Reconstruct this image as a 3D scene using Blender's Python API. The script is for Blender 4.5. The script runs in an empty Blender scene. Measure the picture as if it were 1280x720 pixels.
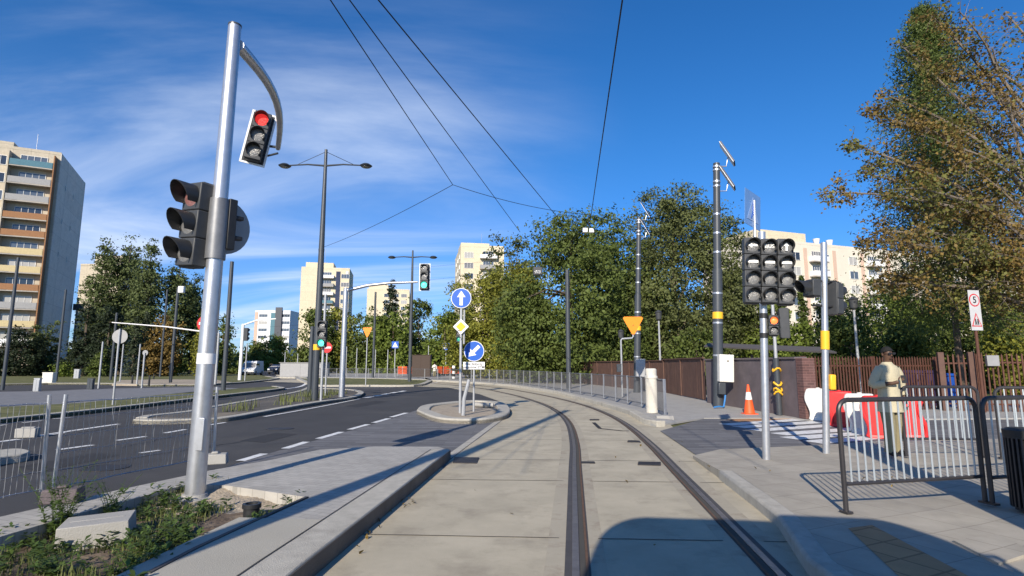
import bpy, math, random
import numpy as np
from mathutils import Matrix, Vector
R = math.radians
random.seed(7)
rng = np.random.default_rng(11)
SC = bpy.context.scene
COL = SC.collection

# ------------------------------------------------------------------ camera
F, H = 700.0, 1.55
PIT = math.atan(96 / F)
cam = bpy.data.cameras.new('camera')
cam.sensor_width = 36.0
cam.lens = 36.0 * F / 1280.0
cam.clip_start = 0.05
cam.clip_end = 6000
camo = bpy.data.objects.new('camera', cam)
COL.objects.link(camo)
camo.location = (0, 0, H)
camo.rotation_euler = (R(90) + PIT, 0, 0)
SC.camera = camo

# ------------------------------------------------------------------ light
SUN_EL, SUN_SLOPE = 26.5, 0.29          # elevation; shadows run +x by SLOPE for each +y
az = math.atan(SUN_SLOPE)
sd = Vector((math.sin(az) * math.cos(R(SUN_EL)), math.cos(az) * math.cos(R(SUN_EL)), -math.sin(R(SUN_EL))))
sun = bpy.data.lights.new('sun', 'SUN')
sun.energy = 5.0
sun.angle = R(0.5)
sun.color = (1.0, 0.90, 0.76)
suno = bpy.data.objects.new('sun', sun)
suno.rotation_euler = sd.to_track_quat('-Z', 'Y').to_euler()
COL.objects.link(suno)

W = bpy.data.worlds.new('World')
SC.world = W
W.use_nodes = True
nt = W.node_tree
N, L = nt.nodes, nt.links
bg = N['Background']
sky = N.new('ShaderNodeTexSky')
sky.sky_type = 'NISHITA'
sky.sun_disc = False
sky.sun_elevation = R(SUN_EL)
sky.sun_rotation = math.atan2(-sd.x, -sd.y)
sky.altitude = 200
sky.air_density = 1.0
sky.dust_density = 0.35
sky.ozone_density = 4.0
bg.inputs['Strength'].default_value = 0.108


def wn(t, **kw):
    n = N.new(t)
    for k, v in kw.items():
        setattr(n, k, v)
    return n


def wmath(op, a, b=None):
    n = wn('ShaderNodeMath', operation=op)
    for i, v in enumerate((a, b)):
        if v is None:
            continue
        if isinstance(v, (int, float)):
            n.inputs[i].default_value = v
        else:
            L.new(v, n.inputs[i])
    return n.outputs[0]


def wramp(v, a, b):
    n = wn('ShaderNodeMapRange', interpolation_type='SMOOTHSTEP')
    L.new(v, n.inputs[0])
    n.inputs[1].default_value = a
    n.inputs[2].default_value = b
    return n.outputs[0]


tc = wn('ShaderNodeTexCoord')
sp = wn('ShaderNodeSeparateXYZ')
L.new(tc.outputs['Generated'], sp.inputs[0])
den = wmath('ADD', wmath('MAXIMUM', sp.outputs[2], 0.0), 0.12)
cx = wmath('DIVIDE', sp.outputs[0], den)
cy = wmath('DIVIDE', sp.outputs[1], den)
cb = wn('ShaderNodeCombineXYZ')
L.new(wmath('MULTIPLY', wmath('ADD', cx, wmath('MULTIPLY', cy, 0.35)), 0.42), cb.inputs[0])
L.new(cy, cb.inputs[1])
n1 = wn('ShaderNodeTexNoise')
L.new(cb.outputs[0], n1.inputs['Vector'])
n1.inputs['Scale'].default_value = 0.75
n1.inputs['Detail'].default_value = 9
n1.inputs['Roughness'].default_value = 0.56
n1.inputs['Distortion'].default_value = 0.7
cm = wramp(n1.outputs['Fac'], 0.43, 0.74)
side = wramp(sp.outputs[0], 0.22, -0.22)                # cirrus sits in the western half of the sky
low = wramp(sp.outputs[2], 0.66, 0.30)
msk = wmath('MULTIPLY', wmath('MULTIPLY', cm, side), wmath('MULTIPLY', low, 0.95))
veil = wmath('MULTIPLY', wmath('MULTIPLY', side, wramp(sp.outputs[2], 0.55, 0.05)), 0.08)
hs = wn('ShaderNodeHueSaturation')
hs.inputs['Saturation'].default_value = 1.24
hs.inputs['Value'].default_value = 1.0
L.new(sky.outputs[0], hs.inputs['Color'])
mx = wn('ShaderNodeMixRGB')
L.new(wmath('MINIMUM', wmath('ADD', msk, veil), 1.0), mx.inputs[0])
gz = wn('ShaderNodeMixRGB')
L.new(wramp(sp.outputs[2], 0.0, 0.42), gz.inputs[0])
gz.inputs[1].default_value = (0.5, 0.72, 1.12, 1)
gz.inputs[2].default_value = (0.7, 0.95, 1.15, 1)
mm = wn('ShaderNodeMixRGB', blend_type='MULTIPLY')
mm.inputs[0].default_value = 1
L.new(hs.outputs[0], mm.inputs[1])
L.new(gz.outputs[0], mm.inputs[2])
L.new(mm.outputs[0], mx.inputs[1])
mx.inputs[2].default_value = (6.8, 7.6, 9.0, 1)
L.new(mx.outputs[0], bg.inputs['Color'])

SC.view_settings.view_transform = 'Standard'
SC.view_settings.look = 'None'
SC.view_settings.exposure = 0.3
SC.view_settings.gamma = 1
SC.view_settings.use_curve_mapping = False


# ------------------------------------------------------------------ helpers: photo point -> place
def ray(px, py):
    a, b = (px - 640) / F, (360 - py) / F
    return a, math.cos(PIT) - b * math.sin(PIT), math.sin(PIT) + b * math.cos(PIT)


def g(px, py, z=0.0):
    a, f, u = ray(px, py)
    t = (z - H) / u
    return (a * t, f * t)


def at(px, py, Y):
    a, f, u = ray(px, py)
    t = Y / f
    return Vector((a * t, Y, H + u * t))


def zat(x, y, py):
    b = (360 - py) / F
    # u/f = b  with f = y cos + dz sin ; u = dz cos - y sin
    dz = (b * y * math.cos(PIT) + y * math.sin(PIT)) / (math.cos(PIT) - b * math.sin(PIT))
    return H + dz


# ------------------------------------------------------------------ helpers: materials
MATS = {}


def M(name, col, rough=0.7, metal=0.0, var=0.12, scale=6.0, bump=0.0, bscale=60.0, spec=0.4, emit=0.0,
      dirt=None, dirt_scale=1.2, dirt_amt=0.4, island=0.0, transl=0.0, detail=6):
    if name in MATS:
        return MATS[name]
    m = bpy.data.materials.new(name)
    m.use_nodes = True
    t = m.node_tree
    b = t.nodes['Principled BSDF']
    b.inputs['Roughness'].default_value = rough
    b.inputs['Metallic'].default_value = metal
    b.inputs['Specular IOR Level'].default_value = spec
    geo = t.nodes.new('ShaderNodeNewGeometry')
    no = t.nodes.new('ShaderNodeTexNoise')
    no.inputs['Scale'].default_value = scale
    no.inputs['Detail'].default_value = detail
    no.inputs['Roughness'].default_value = 0.65
    t.links.new(geo.outputs['Position'], no.inputs['Vector'])
    mp = t.nodes.new('ShaderNodeMapRange')
    mp.inputs[1].default_value = 0.25
    mp.inputs[2].default_value = 0.75
    mp.inputs[3].default_value = 1 - var
    mp.inputs[4].default_value = 1 + var
    t.links.new(no.outputs['Fac'], mp.inputs[0])
    val = mp.outputs[0]
    if island:
        mi = t.nodes.new('ShaderNodeMapRange')
        mi.inputs[3].default_value = 1 - island
        mi.inputs[4].default_value = 1 + island
        t.links.new(geo.outputs['Random Per Island'], mi.inputs[0])
        mu = t.nodes.new('ShaderNodeMath')
        mu.operation = 'MULTIPLY'
        t.links.new(val, mu.inputs[0])
        t.links.new(mi.outputs[0], mu.inputs[1])
        val = mu.outputs[0]
    vm = t.nodes.new('ShaderNodeVectorMath')
    vm.operation = 'SCALE'
    vm.inputs[0].default_value = col
    t.links.new(val, vm.inputs['Scale'])
    out = vm.outputs[0]
    if dirt is not None:
        nd = t.nodes.new('ShaderNodeTexNoise')
        nd.inputs['Scale'].default_value = dirt_scale
        nd.inputs['Detail'].default_value = 8
        nd.inputs['Roughness'].default_value = 0.7
        t.links.new(geo.outputs['Position'], nd.inputs['Vector'])
        md = t.nodes.new('ShaderNodeMapRange')
        md.inputs[1].default_value = 0.5
        md.inputs[2].default_value = 0.72
        md.inputs[4].default_value = dirt_amt
        t.links.new(nd.outputs['Fac'], md.inputs[0])
        mi = t.nodes.new('ShaderNodeMixRGB')
        t.links.new(md.outputs[0], mi.inputs[0])
        t.links.new(out, mi.inputs[1])
        mi.inputs[2].default_value = (*dirt, 1)
        out = mi.outputs[0]
    t.links.new(out, b.inputs['Base Color'])
    if bump:
        nb = t.nodes.new('ShaderNodeTexNoise')
        nb.inputs['Scale'].default_value = bscale
        nb.inputs['Detail'].default_value = 4
        t.links.new(geo.outputs['Position'], nb.inputs['Vector'])
        bp = t.nodes.new('ShaderNodeBump')
        bp.inputs['Strength'].default_value = bump
        bp.inputs['Distance'].default_value = 0.02
        t.links.new(nb.outputs['Fac'], bp.inputs['Height'])
        t.links.new(bp.outputs[0], b.inputs['Normal'])
    if emit:
        b.inputs['Emission Color'].default_value = (*col, 1)
        b.inputs['Emission Strength'].default_value = emit
    if transl:
        tr = t.nodes.new('ShaderNodeBsdfTranslucent')
        ms = t.nodes.new('ShaderNodeMixShader')
        ms.inputs[0].default_value = transl
        t.links.new(out, tr.inputs[0])
        t.links.new(b.outputs[0], ms.inputs[1])
        t.links.new(tr.outputs[0], ms.inputs[2])
        t.links.new(ms.outputs[0], t.nodes['Material Output'].inputs['Surface'])
    MATS[name] = m
    return m


def pavers(name, col, joint, bw, bh, rot=0.0, var=0.2, dirt=(0.1, 0.1, 0.1), rough=0.85, mortar=0.012, offset=0.5, vertical=False):
    m = M(name, col, rough, var=0.15, scale=3, dirt=dirt, dirt_scale=0.7, dirt_amt=0.35, bump=0.25, bscale=120)
    t = m.node_tree
    b = t.nodes['Principled BSDF']
    geo = [n for n in t.nodes if n.type == 'NEW_GEOMETRY'][0]
    mapn = t.nodes.new('ShaderNodeMapping')
    mapn.inputs['Rotation'].default_value = (0, 0, rot)
    br = t.nodes.new('ShaderNodeTexBrick')
    br.inputs['Scale'].default_value = 1
    br.inputs['Brick Width'].default_value = bw
    br.inputs['Row Height'].default_value = bh
    br.inputs['Mortar Size'].default_value = mortar
    br.inputs['Mortar Smooth'].default_value = 0.3
    br.offset = offset
    br.inputs['Color1'].default_value = (1 - var, 1 - var, 1 - var, 1)
    br.inputs['Color2'].default_value = (1 + var, 1 + var, 1 + var, 1)
    br.inputs['Mortar'].default_value = (joint, joint, joint, 1)
    pos = geo.outputs['Position']
    if vertical:
        sx = t.nodes.new('ShaderNodeSeparateXYZ')
        ad = t.nodes.new('ShaderNodeMath')
        cb2 = t.nodes.new('ShaderNodeCombineXYZ')
        t.links.new(pos, sx.inputs[0])
        t.links.new(sx.outputs[0], ad.inputs[0])
        t.links.new(sx.outputs[1], ad.inputs[1])
        t.links.new(ad.outputs[0], cb2.inputs[0])
        t.links.new(sx.outputs[2], cb2.inputs[1])
        pos = cb2.outputs[0]
    t.links.new(pos, mapn.inputs[0])
    t.links.new(mapn.outputs[0], br.inputs[0])
    old = b.inputs['Base Color'].links[0].from_socket
    mu = t.nodes.new('ShaderNodeMixRGB')
    mu.blend_type = 'MULTIPLY'
    mu.inputs[0].default_value = 1
    t.links.new(old, mu.inputs[1])
    t.links.new(br.outputs['Color'], mu.inputs[2])
    t.links.new(mu.outputs[0], b.inputs['Base Color'])
    return m


# ------------------------------------------------------------------ helpers: meshes
class MB:
    def __init__(s, m=None):
        s.v, s.f, s.mi, s.rg = [], [], [], []
        s.m = m or Matrix()
        s.cur = 0

    def add(s, vs, fs):
        o = len(s.v)
        s.v += [tuple(s.m @ Vector(p)) for p in vs]
        s.f += [tuple(i + o for i in f) for f in fs]
        s.mi += [s.cur] * len(fs)
        s.rg.append((o, len(s.v), len(s.f) - len(fs), len(s.f)))
        return s

    def box(s, c, d, rz=0.0, taper=1.0):
        x, y, z = d[0] / 2, d[1] / 2, d[2] / 2
        ca, sa = math.cos(rz), math.sin(rz)
        vs = []
        for k in (-1, 1):
            tp = taper if k > 0 else 1
            for (i, j) in ((-1, -1), (1, -1), (1, 1), (-1, 1)):
                px, py = i * x * tp, j * y * tp
                vs.append((c[0] + px * ca - py * sa, c[1] + px * sa + py * ca, c[2] + k * z))
        return s.add(vs, [(0, 3, 2, 1), (4, 5, 6, 7), (0, 1, 5, 4), (1, 2, 6, 5), (2, 3, 7, 6), (3, 0, 4, 7)])

    def tube(s, pts, r, n=10, cap=True):
        pts = [Vector(p) for p in pts]
        rs = r if isinstance(r, (list, tuple)) else [r] * len(pts)
        vs, fs = [], []
        up = None
        for i, p in enumerate(pts):
            d = (pts[min(i + 1, len(pts) - 1)] - pts[max(i - 1, 0)]).normalized()
            if up is None:
                up = Vector((0, 1, 0)) if abs(d.z) > 0.9 else Vector((0, 0, 1))
            a = d.cross(up).normalized()
            up = a.cross(d).normalized()
            for k in range(n):
                t = 2 * math.pi * k / n
                vs.append(p + rs[i] * (math.cos(t) * a + math.sin(t) * up))
        for i in range(len(pts) - 1):
            for k in range(n):
                k2 = (k + 1) % n
                fs.append((i * n + k, i * n + k2, (i + 1) * n + k2, (i + 1) * n + k))
        if cap:
            fs.append(tuple(reversed(range(n))))
            fs.append(tuple((len(pts) - 1) * n + k for k in range(n)))
        return s.add(vs, fs)

    def cyl(s, p0, p1, r0, r1=None, n=12):
        return s.tube([p0, p1], [r0, r0 if r1 is None else r1], n)

    def lathe(s, prof, c=(0, 0, 0), n=20):            # prof: (r, z)
        vs, fs = [], []
        for r, z in prof:
            for k in range(n):
                t = 2 * math.pi * k / n
                vs.append((c[0] + r * math.cos(t), c[1] + r * math.sin(t), c[2] + z))
        for i in range(len(prof) - 1):
            for k in range(n):
                k2 = (k + 1) % n
                fs.append((i * n + k, i * n + k2, (i + 1) * n + k2, (i + 1) * n + k))
        fs.append(tuple(reversed(range(n))))
        fs.append(tuple((len(prof) - 1) * n + k for k in range(n)))
        return s.add(vs, fs)

    def plate(s, poly, y0, y1):                       # poly in x,z extruded along y (y0 = front)
        n = len(poly)
        vs = [(x, y0, z) for x, z in poly] + [(x, y1, z) for x, z in poly]
        fs = [tuple(range(n)), tuple(reversed(range(n, 2 * n)))]
        fs += [(i, i + n, (i + 1) % n + n, (i + 1) % n) for i in range(n)]
        return s.add(vs, fs)

    def prism(s, poly, z0, z1):                       # poly in x,y
        n = len(poly)
        z0 = z0 if isinstance(z0, (list, tuple)) else [z0] * n
        z1 = z1 if isinstance(z1, (list, tuple)) else [z1] * n
        area = sum(poly[i][0] * poly[(i + 1) % n][1] - poly[(i + 1) % n][0] * poly[i][1] for i in range(n))
        if area < 0:
            poly, z0, z1 = poly[::-1], z0[::-1], z1[::-1]
        vs = [(p[0], p[1], z0[i]) for i, p in enumerate(poly)] + [(p[0], p[1], z1[i]) for i, p in enumerate(poly)]
        fs = [tuple(reversed(range(n))), tuple(range(n, 2 * n))]
        fs += [(i, (i + 1) % n, (i + 1) % n + n, i + n) for i in range(n)]
        return s.add(vs, fs)

    def sheet(s, poly, z):
        n = len(poly)
        area = sum(poly[i][0] * poly[(i + 1) % n][1] - poly[(i + 1) % n][0] * poly[i][1] for i in range(n))
        if area < 0:
            poly = poly[::-1]
        return s.add([(p[0], p[1], z) for p in poly], [tuple(range(n))])

    def strip(s, pts, o0, o1, z0, z1=None, closed=False):   # band along a polyline between two offsets; z1 = thickness top
        nn = offset_normals(pts, closed)
        k = len(pts)
        A = [(p[0] + n[0] * o0, p[1] + n[1] * o0) for p, n in zip(pts, nn)]
        B = [(p[0] + n[0] * o1, p[1] + n[1] * o1) for p, n in zip(pts, nn)]
        seg = k if closed else k - 1
        if z1 is None:
            vs = [(a[0], a[1], z0) for a in A] + [(b[0], b[1], z0) for b in B]
            fs = []
            for i in range(seg):
                j = (i + 1) % k
                fs.append((i, i + k, j + k, j) if o0 > o1 else (i, j, j + k, i + k))
            fs = [tuple(reversed(f)) if o0 > o1 else tuple(reversed(f)) for f in fs]
            return s.add(vs, fs)
        vs = [(a[0], a[1], z0) for a in A] + [(b[0], b[1], z0) for b in B] + [(a[0], a[1], z1) for a in A] + [(b[0], b[1], z1) for b in B]
        fs = []
        for i in range(seg):
            j = (i + 1) % k
            fs += [(i + 2 * k, j + 2 * k, j + 3 * k, i + 3 * k), (i, j, j + 2 * k, i + 2 * k), (i + k, i + 3 * k, j + 3 * k, j + k)]
        if not closed:
            fs += [(0, 2 * k, 3 * k, k), (k - 1, 2 * k - 1, 4 * k - 1, 3 * k - 1)]
        return s.add(vs, fs)

    def split(s, name, mat, parent, **kw):            # every added piece becomes a part of its own
        out = []
        for v0, v1, f0, f1 in s.rg:
            q = MB()
            q.v = s.v[v0:v1]
            q.f = [tuple(i - v0 for i in f) for f in s.f[f0:f1]]
            q.mi = [0] * len(q.f)
            out.append(q.build(name, mat, parent, **kw))
        return out

    def build(s, name, mats, parent=None, smooth=True, bevel=0.0, ang=35):
        me = bpy.data.meshes.new(name)
        me.from_pydata(s.v, [], s.f)
        for m in (mats if isinstance(mats, (list, tuple)) else [mats]):
            me.materials.append(m)
        if max(s.mi, default=0):
            me.polygons.foreach_set('material_index', s.mi)
        if smooth:
            me.polygons.foreach_set('use_smooth', [True] * len(s.f))
            me.update()
            me.set_sharp_from_angle(angle=R(ang))
        me.update()
        o = bpy.data.objects.new(name, me)
        COL.objects.link(o)
        if parent:
            o.parent = parent
        if bevel:
            b = o.modifiers.new('bevel', 'BEVEL')
            b.width = bevel
            b.segments = 2
            b.limit_method = 'ANGLE'
        return o


def offset_normals(pts, closed=False):
    out = []
    k = len(pts)
    for i in range(k):
        a = pts[(i - 1) % k] if (closed or i > 0) else pts[i]
        b = pts[(i + 1) % k] if (closed or i < k - 1) else pts[i]
        dx, dy = b[0] - a[0], b[1] - a[1]
        l = math.hypot(dx, dy) or 1
        out.append((dy / l, -dx / l))                 # right-hand side of travel
    return out


def smooth_line(pts, n=6):                            # Catmull-Rom in 2D
    out = []
    P = [pts[0]] + list(pts) + [pts[-1]]
    for i in range(1, len(P) - 2):
        p0, p1, p2, p3 = P[i - 1], P[i], P[i + 1], P[i + 2]
        for k in range(n):
            t = k / n
            out.append(tuple(0.5 * ((2 * p1[c]) + (-p0[c] + p2[c]) * t + (2 * p0[c] - 5 * p1[c] + 4 * p2[c] - p3[c]) * t * t
                                    + (-p0[c] + 3 * p1[c] - 3 * p2[c] + p3[c]) * t ** 3) for c in range(len(p1))))
    out.append(tuple(pts[-1]))
    return out


def struct(o, kind='structure'):
    o['kind'] = kind
    return o


def T(name, label, cat, loc=(0, 0, 0), rz=0.0, group=None):
    o = bpy.data.objects.new(name, None)
    o.empty_display_size = 0.2
    COL.objects.link(o)
    o.location = loc
    o.rotation_euler = (0, 0, rz)
    o['label'] = label
    o['category'] = cat
    if group:
        o['group'] = group
    return o


def tag(o, label, cat, group=None):
    o['label'] = label
    o['category'] = cat
    if group:
        o['group'] = group
    return o


def dup(root, loc, rz=0.0, label=None, name=None):
    def rec(o, par):
        c = o.copy()
        COL.objects.link(c)
        c.parent = par
        for ch in list(o.children):
            rec(ch, c)
        return c
    r = rec(root, None)
    r.location = loc
    r.rotation_euler = (0, 0, rz)
    if label:
        r['label'] = label
    return r


def XF(loc=(0, 0, 0), yaw=0.0, roll=0.0):
    return Matrix.Translation(loc) @ Matrix.Rotation(yaw, 4, 'Z') @ Matrix.Rotation(roll, 4, 'Y')


def circ(r, n=32, cx=0, cz=0):
    return [(cx + r * math.cos(2 * math.pi * k / n), cz + r * math.sin(2 * math.pi * k / n)) for k in range(n)]


def text_mesh(s, size, name='lettering'):
    cu = bpy.data.curves.new(name, 'FONT')
    cu.body = s
    cu.size = size
    cu.align_x = 'CENTER'
    cu.align_y = 'CENTER'
    cu.extrude = 0.0015
    cu.offset = size * 0.012
    o = bpy.data.objects.new(name, cu)
    COL.objects.link(o)
    bpy.context.view_layer.update()
    me = bpy.data.meshes.new_from_object(o.evaluated_get(bpy.context.evaluated_depsgraph_get()))
    bpy.data.objects.remove(o)
    bpy.data.curves.remove(cu)
    return me


def text_part(s, size, mat, parent, m, name='lettering'):
    me = text_mesh(s, size, name)
    me.transform(m @ Matrix.Rotation(R(90), 4, 'X'))
    me.materials.clear()
    me.materials.append(mat)
    o = bpy.data.objects.new(name, me)
    COL.objects.link(o)
    o.parent = parent
    return o


# ------------------------------------------------------------------ materials
m_asph = M('asphalt', (0.058, 0.057, 0.058), 0.88, var=0.18, scale=0.8, bump=0.5, bscale=180, dirt=(0.1, 0.094, 0.086), dirt_scale=0.3, dirt_amt=0.7)
m_slab = M('track_concrete', (0.45, 0.4, 0.295), 0.88, var=0.17, scale=1.3, bump=0.25, bscale=150, dirt=(0.25, 0.215, 0.16), dirt_scale=1.5, dirt_amt=0.65, detail=10)
m_conc = M('concrete', (0.36, 0.35, 0.325), 0.9, var=0.14, scale=4, bump=0.3, bscale=90, dirt=(0.2, 0.19, 0.17), dirt_scale=2, dirt_amt=0.5)
m_kerb = M('kerb_stone', (0.43, 0.405, 0.345), 0.9, var=0.16, scale=7, bump=0.35, bscale=90, dirt=(0.2, 0.18, 0.15), dirt_scale=2.5, dirt_amt=0.55)
m_pave_l = pavers('platform_pavers', (0.4, 0.38, 0.34), 0.72, 0.2, 0.1, rot=0.35, var=0.07, dirt=(0.22, 0.2, 0.17), mortar=0.006)
m_pave_d = pavers('dark_block_pavers', (0.15, 0.148, 0.15), 0.6, 0.9, 0.14, rot=0.0, var=0.22, dirt=(0.19, 0.18, 0.165), mortar=0.006)
m_pave_r = pavers('pavement_slabs', (0.38, 0.345, 0.28), 0.7, 0.5, 0.5, rot=-0.45, var=0.06, dirt=(0.2, 0.18, 0.155), offset=0.0, mortar=0.006)
m_pave_far = pavers('path_pavers', (0.2, 0.2, 0.205), 0.8, 0.3, 0.3, rot=0.2, var=0.06, dirt=(0.14, 0.135, 0.13))
m_conc2 = M('smooth_concrete_slabs', (0.41, 0.385, 0.32), 0.88, var=0.12, scale=3, bump=0.3, bscale=130, dirt=(0.27, 0.25, 0.2), dirt_scale=1.5, dirt_amt=0.5, detail=10)
m_tact = pavers('tactile_paving', (0.46, 0.25, 0.12), 0.6, 0.3, 0.3, rot=-0.45, var=0.1, dirt=(0.25, 0.19, 0.1), offset=0.0)
m_line = M('road_paint', (0.74, 0.74, 0.71), 0.7, var=0.12, scale=12, dirt=(0.2, 0.195, 0.19), dirt_scale=7, dirt_amt=0.8)
m_joint = M('joint_filler', (0.07, 0.065, 0.055), 0.9)
m_rubber = M('rail_sealing', (0.075, 0.07, 0.068), 0.7, var=0.25, scale=5)
m_steel = M('rail_steel', (0.3, 0.25, 0.21), 0.42, metal=0.65, var=0.25, scale=9)
m_rust = M('rail_rust', (0.13, 0.075, 0.045), 0.8, var=0.3, scale=14)
m_black = M('black_plastic', (0.022, 0.023, 0.025), 0.5, var=0.25, scale=8)
m_dkgrey = M('signal_housing', (0.05, 0.053, 0.057), 0.5, var=0.15, scale=9, dirt=(0.09, 0.085, 0.08), dirt_scale=5, dirt_amt=0.3)
m_visor = M('visor_plastic', (0.03, 0.031, 0.033), 0.42, var=0.15)
m_lens = M('unlit_lens', (0.2, 0.2, 0.2), 0.18, var=0.3, scale=40, spec=0.8, bump=0.5, bscale=140)
m_lens_r = M('unlit_red_lens', (0.28, 0.13, 0.12), 0.2, var=0.3, scale=40, spec=0.8, bump=0.5, bscale=140)
m_red_on = M('lit_red_lens', (0.9, 0.04, 0.035), 0.3, emit=.55, bump=.6, bscale=140, var=.25, scale=30)
m_orange_on = M('lit_orange_lens', (1.0, 0.16, 0.04), 0.4, emit=1.6)
m_green_on = M('lit_green_lens', (0.08, 0.85, 0.55), 0.4, emit=1.3)
m_galv = M('galvanised_steel', (0.56, 0.57, 0.59), 0.36, metal=0.75, var=0.1, scale=11, dirt=(0.38, 0.38, 0.38), dirt_scale=6, dirt_amt=0.45)
m_pole = M('grey_painted_steel', (0.05, 0.058, 0.068), 0.42, var=0.14, scale=5, spec=0.5)
m_pole_l = M('light_grey_post', (0.4, 0.41, 0.42), 0.45, metal=0.3, var=0.1)
m_white = M('white_paint', (0.78, 0.78, 0.77), 0.5, var=0.06)
m_signback = M('sign_back_grey', (0.3, 0.3, 0.3), 0.5, metal=0.2, var=0.1)
m_blue = M('sign_blue', (0.012, 0.1, 0.48), 0.4, var=0.05)
m_bluefade = M('sign_faded_blue', (0.13, 0.26, 0.52), 0.4, var=0.12)
m_signor = M('sign_orange', (0.95, 0.27, 0.015), 0.45, var=0.06)
m_yel = M('sign_yellow', (0.85, 0.48, 0.03), 0.45, var=0.08)
m_signred = M('sign_red', (0.55, 0.02, 0.025), 0.45, var=0.06)
m_ink = M('black_ink', (0.015, 0.015, 0.018), 0.6)
m_soil = M('bare_soil', (0.13, 0.095, 0.065), 0.95, var=0.45, scale=5, bump=0.9, bscale=22, dirt=(0.26, 0.22, 0.165), dirt_scale=2.2, dirt_amt=0.8)
m_sand = M('sandy_rubble', (0.4, 0.335, 0.25), 0.95, var=0.35, scale=8, bump=0.9, bscale=40, dirt=(0.2, 0.16, 0.11), dirt_scale=4, dirt_amt=0.6)
m_grass = M('dry_lawn', (0.12, 0.125, 0.04), 0.95, var=0.4, scale=1.6, bump=0.8, bscale=40, dirt=(0.24, 0.2, 0.1), dirt_scale=0.8, dirt_amt=0.7)
m_grassb = M('grass_blades', (0.13, 0.15, 0.045), 0.7, var=0.3, scale=2, island=0.4, transl=0.25)
m_weed = M('weed_leaves', (0.085, 0.135, 0.03), 0.6, var=0.3, scale=4, island=0.35, transl=0.3)
m_wire = M('catenary_wire', (0.02, 0.022, 0.025), 0.6, metal=0.3)
m_bark = M('bark', (0.11, 0.085, 0.062), 0.95, var=0.4, scale=9, bump=0.8, bscale=25)
m_glassw = M('window_glass', (0.09, 0.115, 0.14), 0.08, var=0.35, scale=0.45, spec=0.9)
m_frame = M('window_frame_white', (0.72, 0.72, 0.7), 0.5, var=0.06)
m_fence = M('brown_fence_boards', (0.105, 0.056, 0.042), 0.7, var=0.22, scale=3, dirt=(0.2, 0.11, 0.07), dirt_scale=2, dirt_amt=0.35)
m_rustpal = M('rusty_palisade', (0.1, 0.042, 0.027), 0.75, var=0.28, scale=6)
m_brick = pavers('red_brick', (0.12, 0.062, 0.055), 1.6, 0.25, 0.075, var=0.2, mortar=0.01, vertical=True)
m_shed = M('grey_plaster', (0.135, 0.11, 0.115), 0.9, var=0.2, scale=2, bump=0.4, bscale=60, dirt=(0.075, 0.065, 0.07), dirt_scale=1.1, dirt_amt=0.6)
m_redpl = M('red_plastic', (0.62, 0.03, 0.03), 0.45, var=0.14, scale=6, dirt=(0.4, 0.06, 0.05), dirt_scale=4, dirt_amt=0.5)
m_whitepl = M('white_plastic', (0.74, 0.72, 0.66), 0.5, var=0.1, scale=6, dirt=(0.5, 0.47, 0.4), dirt_scale=4, dirt_amt=0.55)
m_orangepl = M('orange_plastic', (0.88, 0.11, 0.025), 0.5, var=0.08)
m_barfr = M('barrier_frame', (0.055, 0.052, 0.055), 0.4, metal=0.4, var=0.15)
m_barb = M('barrier_bars_zinc', (0.55, 0.6, 0.62), 0.4, metal=0.5, var=0.1)


def leafmat(name, col, isl=0.26, var=0.3, sc=0.35, tr=0.3):
    return M(name, col, 0.6, var=var, scale=sc, island=isl, transl=tr, spec=0.25)


m_grate = M('cast_iron', (0.05, 0.045, 0.042), 0.6, metal=0.4, var=0.4, scale=60)
l_chest = leafmat('leaves_dark_green', (0.115, 0.15, 0.036))
l_yellow = leafmat('leaves_yellow_green', (0.22, 0.225, 0.036))
l_poplar = leafmat('leaves_grey_green', (0.115, 0.145, 0.052))
l_dark = leafmat('leaves_deep_shaded_green', (0.03, 0.044, 0.021))  # dark leaf tone, carries the shade on the left-hand trees
l_conif = leafmat('needles_blue_green', (0.07, 0.09, 0.05))
l_larch = leafmat('needles_larch', (0.12, 0.16, 0.042))
l_brown = leafmat('leaves_brown_autumn', (0.22, 0.15, 0.045))
l_olive = leafmat('leaves_olive_autumn', (.15, .15, .04))
l_hedge = leafmat('leaves_hedge', (0.145, 0.19, 0.034))
l_willow = leafmat('leaves_tall_poplar', (0.13, 0.15, 0.052))

# panes differ from flat to flat: curtains, blinds, dark rooms
_t = m_glassw.node_tree
_b = _t.nodes['Principled BSDF']
_oi = _t.nodes.new('ShaderNodeObjectInfo')
_cr = _t.nodes.new('ShaderNodeValToRGB')
_cr.color_ramp.interpolation = 'CONSTANT'
for _p, _c in ((0.0, (.03, .035, .045, 1)), (.35, (.09, .11, .14, 1)), (.6, (.42, .4, .36, 1)), (.8, (.2, .19, .18, 1))):
    _e = _cr.color_ramp.elements.new(_p)
    _e.color = _c
_cr.color_ramp.elements.remove(_cr.color_ramp.elements[0])
_t.links.new(_oi.outputs['Random'], _cr.inputs[0])
_t.links.new(_cr.outputs[0], _b.inputs['Base Color'])

# ================================================================== SETTING: ground, road, track, pavements
def G(pts, z=0.0):
    return [g(x, y, z) for x, y in pts]


struct(MB().sheet([(-2500, -800), (2500, -800), (2500, 3500), (-2500, 3500)], -0.03).build('ground', m_grass))
# carriageway: one broad asphalt sheet, islands and pavements stand on it
struct(MB().sheet([(-95, -12), (-1.5, -12), (-1.5, 5), (3, 12), (4.2, 19), (3.6, 28), (0, 46), (-6, 62), (-16, 75), (-22, 110), (-30, 200), (-52, 330),
                   (-130, 330), (-78, 130), (-56, 92), (-95, 80)], 0.0).build('road', m_asph))
struct(MB().sheet([(-300, 62), (-56, 55), (-50, 92), (-300, 105)], -0.004).build('side_road', m_asph))

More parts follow.
